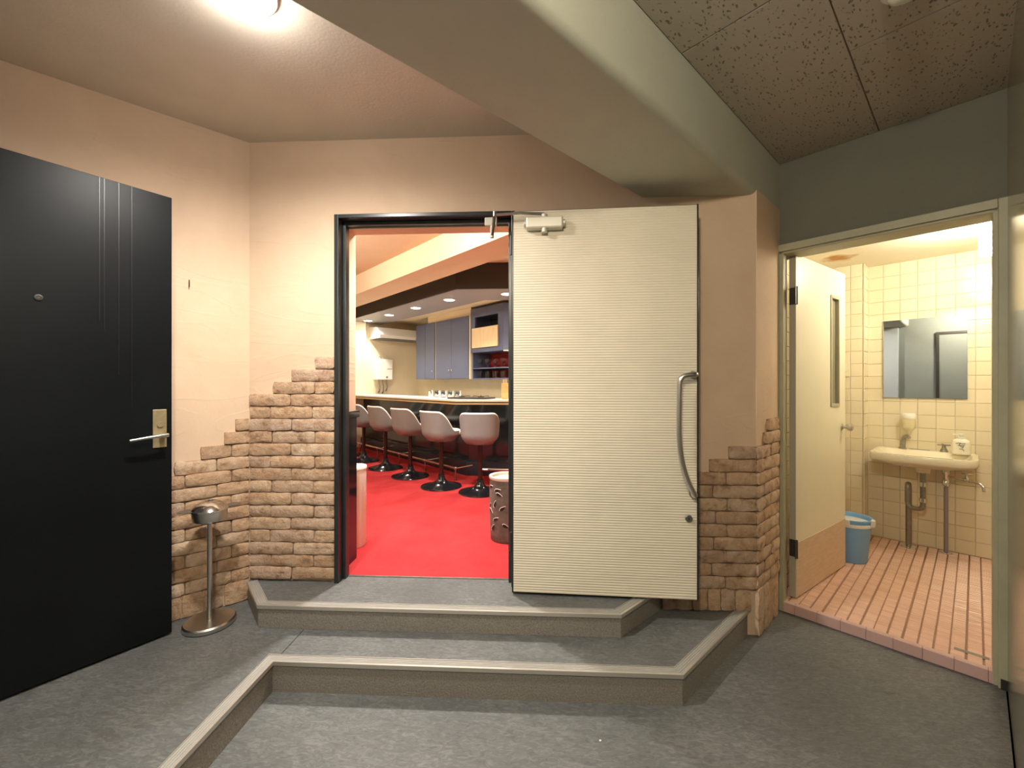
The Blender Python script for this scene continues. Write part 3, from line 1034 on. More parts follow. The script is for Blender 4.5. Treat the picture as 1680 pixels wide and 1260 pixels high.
# door closer
cl = MB().box(0.075, 0.262, -0.048, 0.002, 2.112, 2.172).build('closer_body', 'closer', bd, bevel=0.008)
MB().cyl((0.168, -0.030, 2.094), (0.168, -0.030, 2.185), 0.016, 18).cyl((0.262, -0.024, 2.142), (0.272, -0.024, 2.142), 0.018, 16).cyl((0.065, -0.024, 2.142), (0.075, -0.024, 2.142), 0.018, 16).build('closer_spindle', 'closer', cl, smooth=40)
arm = MB().tube([(0.168, -0.030, 2.188), (0.05, -0.045, 2.19), (-0.085, -0.040, 2.188)], 0.0075, 8)
arm.tube([(-0.085, -0.040, 2.194), (-0.095, 0.0, 2.165), (-0.112, 0.055, 2.118)], 0.0085, 8)
arm.cyl((-0.085, -0.040, 2.178), (-0.085, -0.040, 2.203), 0.011, 12)
arm.build('closer_arm', 'dull_metal', cl, smooth=40)
MB().box(-0.150, -0.085, 0.045, 0.075, 2.168, 2.212).cyl((-0.112, 0.058, 2.105), (-0.112, 0.058, 2.175), 0.011, 12).build('closer_bracket', 'closer', cl, bevel=0.003)
for z in (0.45, 1.25, 2.0):
    MB().cyl((-0.006, 0.022, z), (-0.006, 0.022, z + 0.10), 0.008, 12).build('hinge', 'black_frame', bd, smooth=40)

# ------------------------------------------------------------------ washroom door and frame (frame local x=t, y=s)
bf = thing('trim_2', 'olive cream steel frame of the washroom door', 'door frame', rz=DIAG, kind='structure')
S0 = SB - 0.040
MB().box(-0.806, -0.772, S0, SB + 0.002, 0, 2.135).box(-0.780, -0.750, S0 + 0.016, SB + 0.045, 0, 2.135).build('jamb', 'frame_paint', bf, bevel=0.003)
MB().box(0.068, 0.102, S0, SB + 0.002, 0, 2.135).box(0.052, 0.070, S0 + 0.016, SB + 0.13, 0, 2.135).build('jamb', 'frame_paint', bf, bevel=0.003)
MB().box(-0.772, 0.068, S0, SB + 0.002, 2.094, 2.135).box(-0.772, 0.068, S0 + 0.016, SB + 0.13, 2.082, 2.096).build('head', 'frame_paint', bf, bevel=0.003)
MB().box(0.075, 0.105, S0 - 0.004, SB - 0.002, 0.0, 0.045).build('jamb_foot', 'dark_iron', bf)

BA = Vector((-0.709, 2.904, 0))
BB = Vector((-0.609, 3.692, 0))
u = (BB - BA).normalized()
WB = 0.795
wd = thing('door_3', 'cream washroom door standing open with a narrow glazed slot', 'door', kind='structure')
# local x from hinge to free edge, local -y faces the opening (towards +t)
pw = st(2.904, -0.709)
vx, vy = st(u.y, u.x)
wd.location = (pw[0], pw[1], 0.065)
wd.rotation_euler = (0, 0, math.atan2(vy, vx))
HB = 2.09 - 0.065
wx0, wx1, wz0, wz1 = 0.535, 0.672, 1.184 - 0.065, 1.905 - 0.065
lf = MB()
lf.box(0, wx0, 0, 0.036, 0, HB).box(wx1, WB, 0, 0.036, 0, HB).box(wx0, wx1, 0, 0.036, 0, wz0).box(wx0, wx1, 0, 0.036, wz1, HB)
lf.build('leaf', 'bath_door', wd)
MB().box(-0.002, 0.0005, 0.001, 0.035, 0, HB).build('leaf_edge', 'door_edge', wd)
MB().box(0.002, WB - 0.002, -0.0025, 0.001, 0.0, 0.322).build('kick_panel', 'kick', wd, bevel=0.001, seg=1)
sw = MB()
for a in ((wx0 - 0.008, wx0 + 0.010, wz0 - 0.010, wz1 + 0.010), (wx1 - 0.010, wx1 + 0.008, wz0 - 0.010, wz1 + 0.010), (wx0, wx1, wz0 - 0.012, wz0 + 0.010), (wx0, wx1, wz1 - 0.010, wz1 + 0.012)):
    sw.box(a[0], a[1], -0.006, 0.042, a[2], a[3])
sw.build('slot_frame', 'frame_paint', wd, bevel=0.002)
MB().box(wx0, wx1, 0.014, 0.020, wz0, wz1).build('pane', 'pane', wd)
kn = MB().lathe([(0.0, 0.0), (0.022, 0.0), (0.022, 0.006), (0.011, 0.010), (0.010, 0.028), (0.020, 0.034), (0.024, 0.044), (0.022, 0.058), (0.012, 0.064), (0.0, 0.065)], seg=20)
kn.v = [(0.730 + x, -z, 0.965 + y) for x, y, z in kn.v]
kn.build('door_knob', 'steel', wd, smooth=40)
for z in (0.24, 1.73):
    mb = MB().box(-0.0035, -0.0005, -0.004, 0.034, z, z + 0.10).cyl((-0.008, -0.006, z - 0.003), (-0.008, -0.006, z + 0.103), 0.007, 12).box(-0.030, -0.006, -0.009, -0.005, z, z + 0.10)
    mb.build('hinge', 'dark_iron', wd)

# ------------------------------------------------------------------ stainless ashtray stand
ash = thing('ashtray_stand', 'stainless floor ashtray stand on the step by the brick wall', 'ashtray', (-1.606, 2.022, P1), DIAG + math.pi / 2)
MB().lathe([(0, 0), (0.108, 0), (0.112, 0.004), (0.112, 0.020), (0.106, 0.027), (0.03, 0.031), (0.0, 0.031)], seg=48).build('base', 'steel', ash, smooth=35)
MB().cyl((0, 0, 0.028), (0, 0, 0.53), 0.0105, 18).build('pole', 'steel', ash, smooth=40)
bw = MB().lathe([(0.0, 0.520), (0.066, 0.520), (0.072, 0.527), (0.078, 0.575), (0.075, 0.575), (0.070, 0.545), (0.0, 0.540)], seg=40).build('bowl', 'steel', ash, smooth=35)
MB().lathe([(0.082, 0.573), (0.083, 0.577), (0.066, 0.598), (0.040, 0.612), (0.018, 0.616), (0.017, 0.612), (0.040, 0.606), (0.064, 0.594), (0.079, 0.575), (0.079, 0.573)], seg=40).build('lid', 'chrome', ash, smooth=35)
for sgn in (-1, 1):
    m_ = MB()
    pr = []
    for k in range(9):
        a = -0.55 + 1.1 * k / 8
        pr.append((sgn * (0.068 + 0.062 * math.cos(a * 1.5)), 0.060 * math.sin(a)))
    m_.prism(pr + [(sgn * 0.07, 0.035), (sgn * 0.07, -0.035)], 0.578, 0.581)
    m_.build('cigarette_rest', 'dull_metal', bw)

# ------------------------------------------------------------------ lobby lamp (its dome is cut by the top of the picture)
ll = thing('ceiling_light', 'glowing dome ceiling light above the black door, cut by the top edge', 'light', (-0.985, 1.385, ZC1))
MB().lathe([(0.0, 0.0), (0.105, 0.0), (0.105, -0.012), (0.095, -0.018), (0.0, -0.018)], seg=36).build('base_ring', 'white_enamel', ll, smooth=35)
MB().lathe([(0.078, -0.018), (0.078, -0.040), (0.068, -0.066), (0.045, -0.084), (0.0, -0.092)], seg=36).build('dome', 'lobby_lamp', ll, smooth=60)
light('lobby_bulb', 'SPOT', (0, 0, -0.105), LOBBY_SPOT_W, (1.0, 0.95, 0.87), 0.05, ll, spot_size=math.radians(175), spot_blend=0.85)
# fill lamp added unseen behind the viewpoint to brighten lobby and right side
cl2 = thing('ceiling_light', 'plain corridor ceiling light behind the viewpoint', 'light', (*st(-0.25, -0.05), ZC2))
MB().lathe([(0.0, 0.0), (0.13, 0.0), (0.13, -0.03), (0.0, -0.03)], seg=32).build('base_ring', 'white_enamel', cl2, smooth=35)
MB().lathe([(0.12, -0.03), (0.12, -0.055), (0.10, -0.075), (0.0, -0.085)], seg=32).build('dome', 'corr_lamp', cl2, smooth=60)
light('corridor_bulb', 'POINT', (0, 0, -0.13), CORRIDOR_W, (1.0, 0.90, 0.70), 0.10, cl2)
# unlit white fixture on the tiled ceiling, cut by the top edge
fx = thing('ceiling_sensor', 'round white ceiling sensor on the fissured boards, cut by the top edge', 'sensor', (*st(1.855, -0.150), ZC2))
MB().lathe([(0.0, 0.0), (0.062, 0.0), (0.062, -0.014), (0.050, -0.022), (0.0, -0.022)], seg=32).build('base', 'white_plastic', fx, smooth=35)
MB().lathe([(0.046, -0.022), (0.043, -0.036), (0.030, -0.045), (0.0, -0.047)], seg=32).build('cover', 'white_plastic', fx, smooth=50)

# little wire hook on the left plaster
hk = MB().tube([(0, 0, 0), (0.012, 0, 0), (0.016, 0, -0.004), (0.016, 0, -0.030), (0.012, 0, -0.036), (0.006, 0, -0.03)], 0.002, 8)
hk = hk.build('wall_hook', 'dark_iron', loc=(*st(0.226, TL), 1.86), rz=DIAG, smooth=40)
tag(hk, 'tiny metal hook on the plaster right of the black door', 'hook')

# ================================================================== BAR INTERIOR
# ---- counter: top, trim, glossy front, plinth
CS, CY = 2.74, 4.745
def bend(s, y, t_end=-7.29, x_end=0.99):
    """polyline along the counter at offset s (diagonal run) and y (straight run)"""
    xc = s / R2 - y
    return [st(s, t_end), (xc, y), (x_end, y)]
def strip_poly(s0, y0, s1, y1, **kw):
    return bend(s0, y0, **kw) + bend(s1, y1, **kw)[::-1]
ZCT = P2 + 0.91
bc = thing('bar_counter', 'angled bar counter with pale top and glossy black front', 'counter')
MB().prism(strip_poly(CS, CY, CS + 0.50, CY + 0.50), ZCT - 0.018, ZCT).build('counter_top', 'counter_top', bc, bevel=0.002)
MB().prism(strip_poly(CS + 0.002, CY + 0.002, CS + 0.48, CY + 0.48), ZCT - 0.055, ZCT - 0.018).build('edge_band', 'gold_edge', bc)
MB().prism(strip_poly(CS - 0.003, CY - 0.003, CS + 0.01, CY + 0.01), ZCT - 0.034, ZCT - 0.026).build('edge_line', 'gloss_black', bc)
MB().prism(strip_poly(CS + 0.27, CY + 0.27, CS + 0.46, CY + 0.46), P2 + 0.17, ZCT - 0.055).build('front_panel', 'gloss_black', bc)
MB().prism(strip_poly(CS + 0.22, CY + 0.22, CS + 0.46, CY + 0.46), P2, P2 + 0.17).build('plinth', 'plinth', bc)

# ---- foot rails with posts and wall stubs
fr = thing('foot_rail', 'copper foot rail along the diagonal run of the bar counter', 'foot rail', rz=DIAG)
MB().cyl((-7.1, 2.73, P2 + 0.135), (-3.95, 2.73, P2 + 0.135), 0.016, 14).build('rail', 'copper', fr, smooth=40)
for t in (-3.955, -4.62, -5.30, -5.98, -6.66):
    p = MB().cyl((t, 2.73, P2), (t, 2.73, P2 + 0.12), 0.008, 10).lathe([(0, 0), (0.022, 0), (0.022, 0.004), (0, 0.006)], (t, 2.73, P2), 16)
    p.build('post', 'copper', fr, smooth=40)
    MB().cyl((t, 2.73, P2 + 0.135), (t, 2.962, P2 + 0.140), 0.009, 10).lathe([(0, -0.02), (0.015, -0.016), (0.020, 0), (0.015, 0.016), (0, 0.02)], (t, 2.73, P2 + 0.135), 14).build('stub', 'chrome', fr, smooth=40)
fr2 = thing('foot_rail', 'chrome foot rail on the straight run of the bar counter', 'foot rail')
MB().cyl((-0.585, 4.60, P2 + 0.15), (0.98, 4.60, P2 + 0.15), 0.016, 14).build('rail', 'chrome', fr2, smooth=40)
for xx in (-0.575, 0.55):
    MB().cyl((xx, 4.60, P2), (xx, 4.60, P2 + 0.14), 0.008, 10).build('post', 'copper', fr2, smooth=40)
    MB().cyl((xx, 4.60, P2 + 0.15), (xx, 4.966, P2 + 0.152), 0.009, 10).lathe([(0, -0.02), (0.015, -0.016), (0.020, 0), (0.015, 0.016), (0, 0.02)], (xx, 4.60, P2 + 0.15), 14).build('stub', 'chrome', fr2, smooth=40)

# ---- bar stools
def superr(phi, n=2.9):
    return 1.0 / (abs(math.sin(phi)) ** n + abs(math.cos(phi)) ** n) ** (1.0 / n)
def smooth01(x):
    x = max(0, min(1, x))
    return x * x * (3 - 2 * x)
def make_stool():
    root = thing('bar_stool', 'x', 'stool', (0, 0, 0), 0, 'white bucket bar stools at the counter')
    NPH, NR = 32, 9
    outer, inner, rim = [], [], []
    zb = 0.495
    for i in range(NPH + 1):
        ph = math.radians(-122 + 244 * i / NPH)
        top = 0.305 - 0.200 * smooth01((abs(math.degrees(ph)) - 40) / 62)
        co, ci = [], []
        for j in range(NR + 1):
            v = j / NR
            z = top * v
            k = smooth01(min(1, z / 0.085 + 0.15))
            hw = 0.135 + (0.180 - 0.135) * k + 0.030 * (z / 0.305)
            hd = 0.125 + (0.170 - 0.125) * k + 0.045 * (z / 0.305) * max(0, math.cos(ph))
            rr_ = superr(ph)
            x, y = math.sin(ph) * rr_ * hw, -math.cos(ph) * rr_ * hd
            co.append((x, y, zb + z))
            L = math.hypot(x, y)
            f = (L - 0.024) / L
            ci.append((x * f, y * f, zb + z))
        outer.append(co)
        inner.append(ci)
        rim.append(tuple((a + b) / 2 for a, b in zip(co[-1], ci[-1])))
    mb = MB()
    idx = lambda i, j, s: (s * (NPH + 1) + i) * (NR + 1) + j
    mb.v = [p for c in outer for p in c] + [p for c in inner for p in c]
    for i in range(NPH):
        for j in range(NR):
            mb.f.append([idx(i, j, 0), idx(i + 1, j, 0), idx(i + 1, j + 1, 0), idx(i, j + 1, 0)])
            mb.f.append([idx(i, j, 1), idx(i, j + 1, 1), idx(i + 1, j + 1, 1), idx(i + 1, j, 1)])
        mb.f.append([idx(i, NR, 0), idx(i + 1, NR, 0), idx(i + 1, NR, 1), idx(i, NR, 1)])
        mb.f.append([idx(i, 0, 0), idx(i, 0, 1), idx(i + 1, 0, 1), idx(i + 1, 0, 0)])
    for i in (0, NPH):
        for j in range(NR):
            mb.f.append([idx(i, j, 0), idx(i, j + 1, 0), idx(i, j + 1, 1), idx(i, j, 1)])
    sh = mb.build('back_shell', 'vinyl_white', root, smooth=50)
    MB().tube(rim, 0.0125, 8).build('piping', 'piping', sh, smooth=60)
    # seat cushion
    rings = []
    for sc, z in ((0.05, 0.548), (0.80, 0.548), (0.95, 0.556), (1.0, 0.575), (0.97, 0.596), (0.86, 0.608), (0.45, 0.614), (0.05, 0.615)):
        rings.append([(math.sin(a) * superr(a, 2.5) * 0.178 * sc, 0.022 - math.cos(a) * superr(a, 2.5) * 0.192 * sc, z) for a in [2 * math.pi * k / 36 for k in range(36)]])
    MB().rings(rings).build('seat', 'piping', root, smooth=50)
    rings = []
    for sc, z in ((0.30, 0.480), (0.80, 0.488), (0.97, 0.503), (0.97, 0.550)):
        rings.append([(math.sin(a) * superr(a, 2.7) * 0.140 * sc, -math.cos(a) * superr(a, 2.7) * 0.132 * sc, z) for a in [2 * math.pi * k / 36 for k in range(36)]])
    MB().rings(rings).build('seat_pan', 'vinyl_white', root, smooth=50)
    MB().cyl((0, 0, 0.05), (0, 0, 0.485), 0.0235, 20).build('pole', 'stool_pole', root, smooth=40)
    MB().lathe([(0.0, 0.0), (0.213, 0.0), (0.218, 0.006), (0.214, 0.012), (0.16, 0.026), (0.10, 0.040), (0.060, 0.060), (0.040, 0.090), (0.031, 0.125), (0.031, 0.132), (0.0, 0.132)], seg=48).build('base', 'stool_base', root, smooth=35)
    return root
stool = make_stool()
slots = [(-3.815, 0.02), (-4.485, 0.05), (-5.135, -0.03), (-5.82, 0.04), (-6.42, 0.0)]
names = ['white bucket bar stool, nearest of the diagonal row to the corner',
         'white bucket bar stool, second of the diagonal row from the corner',
         'white bucket bar stool, third of the diagonal row from the corner',
         'white bucket bar stool, fourth of the diagonal row, half behind the black dado edge',
         'white bucket bar stool, farthest of the diagonal row, only its base showing']
for k, ((t, dr), lab) in enumerate(zip(slots, names)):
    p = st(2.45, t)
    if k == 0:
        stool.location = (p[0], p[1], P2)
        stool.rotation_euler = (0, 0, DIAG + 0.10)
        stool['label'] = lab
    else:
        copy_thing(stool, (p[0], p[1], P2), DIAG + 0.06 + dr, lab)
copy_thing(stool, (-0.525, 4.22, P2), 0.02, 'white bucket bar stool seen from behind, beside the ceramic umbrella stand')

# ---- soffit with downlights above the counter
ZS = 2.405
sf = thing('bar_soffit', 'dark brown angled soffit with round downlights above the counter', 'soffit')
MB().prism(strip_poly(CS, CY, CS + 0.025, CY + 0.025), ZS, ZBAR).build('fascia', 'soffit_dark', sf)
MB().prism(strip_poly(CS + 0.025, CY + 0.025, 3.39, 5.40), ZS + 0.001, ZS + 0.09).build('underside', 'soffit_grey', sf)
for k, (x, y) in enumerate([st(3.0, -6.95), st(3.0, -6.16), st(3.0, -5.33), st(3.03, -4.53), (-0.300, 5.03), (0.6, 5.03)]):
    MB().lathe([(0.066, 0.001), (0.078, 0.0), (0.080, -0.004), (0.066, -0.006), (0.062, 0.001)], (0, 0, 0), 32).build('downlight_ring', 'white_enamel', sf, (x, y, ZS), smooth=40)
    MB().lathe([(0.0, -0.010), (0.04, -0.010), (0.063, -0.004), (0.063, 0.0), (0.0, 0.0)], (0, 0, 0), 28).build('downlight_lens', 'bar_lamp', sf, (x, y, ZS), smooth=40)
    light('downlight_bulb', 'SPOT', (x, y, ZS - 0.02), BAR_SPOT_W, (1.0, 0.92, 0.78), 0.045, sf, spot_size=math.radians(125), spot_blend=0.8)

# ---- main bar lamp near the door (hidden behind the door head)
for k, (x, y, lab) in enumerate([(-0.84, 2.95, 'white round ceiling light inside the bar behind the door head'), (-2.35, 3.45, 'white round ceiling light over the left part of the bar')]):  # second lamp is added out of view to brighten ceiling and beam
    bl = thing('ceiling_light', lab, 'light', (x, y, ZBAR), group='round ceiling lights in the bar')
    MB().lathe([(0.0, 0.0), (0.15, 0.0), (0.15, -0.02), (0.0, -0.02)], seg=36).build('base_ring', 'white_enamel', bl, smooth=35)
    MB().lathe([(0.14, -0.02), (0.14, -0.05), (0.12, -0.07), (0.0, -0.08)], seg=36).build('dome', 'bar_lamp', bl, smooth=60)
    light('bar_bulb', 'POINT', (0, 0, -0.14), BAR_SIDE_W if k else BAR_SIDE_W * 0.35, (1.0, 0.94, 0.82), 0.05, bl)
    if k == 0:
        light('bar_reflector_bulb', 'SPOT', (0, 0, -0.12), BAR_MAIN_W, (1.0, 0.96, 0.90), 0.05, bl, spot_size=math.radians(100), spot_blend=1.0)

# ---- wall cabinets (frame local x=t, y=s, front at s=3.75)
def cabinet_door(parent, x0, x1, z0, z1, knob=None, front=3.75):
    d_ = MB().box(x0 + 0.002, x1 - 0.002, front - 0.018, front, z0, z1).build('door', 'navy', parent, bevel=0.002)
    if knob is not None:
        kk = MB().lathe([(0.0, 0.0), (0.008, 0.0), (0.007, 0.012), (0.016, 0.020), (0.014, 0.028), (0.0, 0.031)], seg=16)
        kk.v = [(knob + x, front - 0.018 - z, z0 + 0.13 + y) for x, y, z in kk.v]
        kk.build('knob', 'chrome', d_, smooth=40)
wc1 = thing('wall_cabinet', 'navy wall cabinet with a single door beside the range hood', 'cabinet', rz=DIAG)
MB().box(-6.62, -6.01, 3.75, 4.148, 1.41, 2.345).build('body', 'navy', wc1)
cabinet_door(wc1, -6.62, -6.315, 1.41, 2.345)
cabinet_door(wc1, -6.315, -6.015, 1.41, 2.345, -6.06)
MB().box(-6.012, -5.985, 3.745, 4.0, 1.40, 2.345).build('side_strip', 'cream_strip', wc1)
wc2 = thing('wall_cabinet', 'wide navy two-door wall cabinet with paired chrome knobs', 'cabinet', rz=DIAG)
MB().box(-5.984, -5.075, 3.75, 4.148, 1.41, 2.345).build('body', 'navy', wc2)
cabinet_door(wc2, -5.984, -5.53, 1.41, 2.345, -5.575 + 0.02)
cabinet_door(wc2, -5.53, -5.075, 1.41, 2.345, -5.505 + 0.02)
MB().box(-5.073, -5.045, 3.745, 4.0, 1.40, 2.345).build('side_strip', 'cream_strip', wc2)
bk = MB().box(-6.27, -5.045, 3.76, 4.149, 2.347, 2.469).build('cabinet_bulkhead', 'bar_cream', rz=DIAG)
tag(bk, 'cream bulkhead strip between navy cabinets and the low ceiling', 'bulkhead')
# display unit with recess, flap, glass shelves
du_ = thing('display_unit', 'navy unit with dark recess, plywood flap and glass shelves', 'cabinet')
def tri(mb, a):  # helper: boxes given in (t,s) frame converted to xy prisms
    t0, t1, s0, s1, z0, z1 = a
    mb.prism([st(s0, t0), st(s0, t1), st(s1, t1), st(s1, t0)], z0, z1)
    return mb
ub = MB()
for a in ((-5.043, -4.94, 3.75, 3.78, 1.785, 2.43), (-4.415, -4.30, 3.75, 3.78, 1.785, 2.43), (-4.94, -4.415, 3.75, 3.78, 2.30, 2.43), (-4.94, -4.415, 3.75, 3.78, 1.785, 1.86),
          (-5.043, -4.30, 3.78, 4.149, 2.33, 2.43), (-5.043, -4.30, 3.78, 4.149, 1.785, 1.80), (-5.043, -5.02, 3.78, 4.149, 1.40, 2.33)):
    tri(ub, a)
xk, yk = st(3.75, -4.30)
ub.prism([(xk, yk), (0.98, yk), (0.98, yk + 0.02), (xk + 0.02, yk + 0.02)], 1.785, 2.43)
ub.build('body', 'navy', du_)
rc = MB()
tri(rc, (-4.94, -4.415, 4.05, 4.10, 1.86, 2.30))
rc.build('recess_back', 'dark_hole', du_)
tri(MB(), (-4.985, -4.403, 3.728, 3.746, 1.85, 2.138)).build('flap', 'pale_wood', du_, bevel=0.002)
rbk = MB()
tri(rbk, (-5.02, -4.30, 4.12, 4.147, 1.40, 1.785))
x2, y2 = st(4.12, -4.45)
rbk.prism([(x2 + 0.02, yk + 0.34), (0.98, yk + 0.34), (0.98, yk + 0.37), (x2 + 0.02, yk + 0.37)], 1.40, 1.785)
rbk.build('shelf_back', 'red_back', du_)
for z in (1.545, 1.395):
    MB().prism([st(3.76, -5.02), (xk + 0.004, yk + 0.01), (0.98, yk + 0.01), (0.98, yk + 0.33), (xk + 0.16, yk + 0.33), st(4.118, -5.02)], z, z + 0.014).build('shelf', 'navy', du_)
MB().prism([(xk + 0.0, yk - 0.01), (0.98, yk - 0.01), (0.98, yk + 0.01), (xk + 0.01, yk + 0.01)], 1.772, 1.788).build('shelf_lip', 'cream_strip', du_)

# ---- drinking glasses
def glass_mesh(kind):
    if kind == 'tumbler':
        pr = [(0.0, 0.0), (0.026, 0.0), (0.028, 0.004), (0.034, 0.10), (0.0325, 0.10), (0.0265, 0.010), (0.0, 0.009)]
    elif kind == 'stem':
        pr = [(0.0, 0.0), (0.030, 0.0), (0.030, 0.003), (0.006, 0.008), (0.005, 0.055), (0.020, 0.068), (0.034, 0.095), (0.034, 0.130), (0.0325, 0.130), (0.032, 0.096), (0.018, 0.071), (0.0, 0.066)]
    else:
        pr = [(0.034, 0.0), (0.036, 0.0), (0.033, 0.085), (0.030, 0.090), (0.0, 0.090), (0.0, 0.080), (0.030, 0.080)]
    return MB().lathe(pr, seg=16).mesh(kind + '_glass', smooth=50)
GM = {k: glass_mesh(k) for k in ('tumbler', 'stem', 'upturned')}
ORD = ['first', 'second', 'third', 'fourth', 'fifth', 'sixth', 'seventh', 'eighth']
for lev, (z, kind, word) in enumerate(((1.559, 'stem', 'upper'), (1.409, 'tumbler', 'lower'))):
    for k in range(8):
        p = st(3.84 + 0.10 * (k % 2), -4.93 + 0.085 * k) if k < 7 else (xk + 0.10, yk + 0.10)
        o = link('drinking_glass', GM[kind], 'glass', None, (p[0], p[1], z))
        tag(o, '%s clear %s from the left on the %s red-backed shelf' % (ORD[k], 'stemmed glass' if kind == 'stem' else 'tumbler', word), 'glass', 'glasses on the %s bar shelf' % word)
for k in range(9):
    p = st(3.10 + 0.07 * (k % 2), -5.10 + 0.082 * k)
    o = link('drinking_glass', GM['upturned'], 'glass', None, (p[0], p[1], ZCT))
    tag(o, '%s clear upturned glass from the left in the cluster on the bar counter' % (ORD + ['ninth'])[k], 'glass', 'upturned glasses on the counter')

# ---- range hood on the end wall (frame t,s): hood spans s 3.16..4.15, sticks out to +t
hood = thing('range_hood', 'white range hood high on the cream end wall', 'range hood', rz=DIAG)
hp = [(-7.299, 2.345), (-6.98, 2.315), (-6.86, 2.175), (-6.86, 2.125), (-7.299, 2.125)]
hb = MB().rings([[(t, 3.17, z) for t, z in hp], [(t, 4.06, z) for t, z in hp]])
hb.build('body', 'white_enamel', hood, bevel=0.006)
MB().box(-7.27, -6.90, 3.22, 4.02, 2.116, 2.126).build('filter', 'grey_vent', hood)
MB().box(-6.862, -6.858, 3.86, 4.02, 2.135, 2.150).build('switch_strip', 'grey_vent', hood)
# ---- instant water heater below it
wh = thing('water_heater', 'white wall-mounted water heater with pipes below the range hood', 'water heater', rz=DIAG)
whb = MB().box(-7.299, -7.16, 3.24, 3.56, 1.40, 1.775).build('body', 'white_enamel', wh, bevel=0.012)
MB().box(-7.161, -7.158, 3.29, 3.39, 1.69, 1.73).build('window', 'white_plastic', whb)
MB().box(-7.161, -7.157, 3.45, 3.54, 1.595, 1.603).build('badge', 'grey_vent', whb)
MB().cyl((-7.165, 3.44, 1.45), (-7.145, 3.44, 1.45), 0.016, 14).build('dial', 'chrome', whb, smooth=40)
for s_, z_ in ((3.33, 1.20), (3.40, 1.18), (3.47, 1.22)):
    MB().tube([(-7.24, s_, 1.42), (-7.24, s_, 1.34), (-7.24 + 0.02, s_ + 0.01, 1.28), (-7.26, s_ + 0.015, z_), (-7.30, s_ + 0.015, z_ - 0.02)], 0.009, 8).build('pipe', 'dull_metal', wh, smooth=50)
MB().tube([(-7.28, 3.32, 1.77), (-7.27, 3.33, 1.81), (-7.27, 3.38, 1.82), (-7.28, 3.39, 1.77)], 0.006, 8).build('hanger', 'dull_metal', wh, smooth=50)
# ---- kitchen worktop behind the counter
kt = thing('kitchen_worktop', 'pale kitchen worktop along the wall behind the bar counter', 'worktop', rz=DIAG)
MB().box(-7.29, -4.2, 3.70, 4.148, 1.02, 1.05).build('top', 'counter_top', kt)
MB().box(-7.29, -4.2, 3.73, 4.148, P2, 1.02).build('carcass', 'navy', kt)

# ---- two-burner table stove and the wooden box on the counter
sv = thing('table_stove', 'low black table stove with two pan supports on the counter', 'stove', (*st(3.06, -4.10), ZCT), math.radians(-20))
MB().box(-0.26, 0.26, -0.13, 0.13, 0.0, 0.022).build('body', 'dark_iron', sv, bevel=0.006)
for cx_ in (-0.13, 0.13):
    g = MB()
    for a in range(4):
        c, s_ = math.cos(a * math.pi / 2 + .4), math.sin(a * math.pi / 2 + .4)
        g.tube([(cx_ + c * 0.02, s_ * 0.02, 0.03), (cx_ + c * 0.09, s_ * 0.09, 0.040), (cx_ + c * 0.095, s_ * 0.095, 0.020)], 0.004, 6)
    g.lathe([(0.018, 0.022), (0.035, 0.022), (0.035, 0.032), (0.018, 0.034)], (cx_, 0, 0), 18)
    g.build('pan_support', 'dark_iron', sv, smooth=40)
wbx = thing('wooden_holder', 'tall light wood chopstick holder standing on the counter end', 'holder', (-0.325, 4.98, ZCT), 0.25)
hh = MB()
for a in ((-0.035, 0.035, -0.035, -0.027), (-0.035, 0.035, 0.027, 0.035), (-0.035, -0.027, -0.027, 0.027), (0.027, 0.035, -0.027, 0.027)):
    hh.box(*a, 0.0, 0.19)
hh.box(-0.03, 0.03, -0.03, 0.03, 0.0, 0.008)
hh.build('box', 'wood', wbx, bevel=0.0015, seg=1)
for k in range(6):
    MB().cyl((-0.018 + 0.007 * k, -0.012 + 0.02 * (k % 2), 0.01), (-0.022 + 0.009 * k, -0.014 + 0.024 * (k % 2), 0.235), 0.003, 6).build('chopstick', 'pale_wood', wbx)

# ---- white bin and umbrella stand just inside the doorway
wbn = thing('waste_bin', 'tall white cylindrical bin behind the black dado', 'bin', (-1.232, 2.80, P2))
MB().lathe([(0.0, 0.0), (0.098, 0.0), (0.102, 0.006), (0.102, 0.52), (0.096, 0.526), (0.092, 0.52), (0.092, 0.02), (0.0, 0.018)], seg=40).build('body', 'white_plastic', wbn, smooth=40)
MB().lathe([(0.099, 0.516), (0.106, 0.520), (0.104, 0.532), (0.094, 0.532), (0.094, 0.518)], seg=40).build('rim', 'white_enamel', wbn, smooth=40)

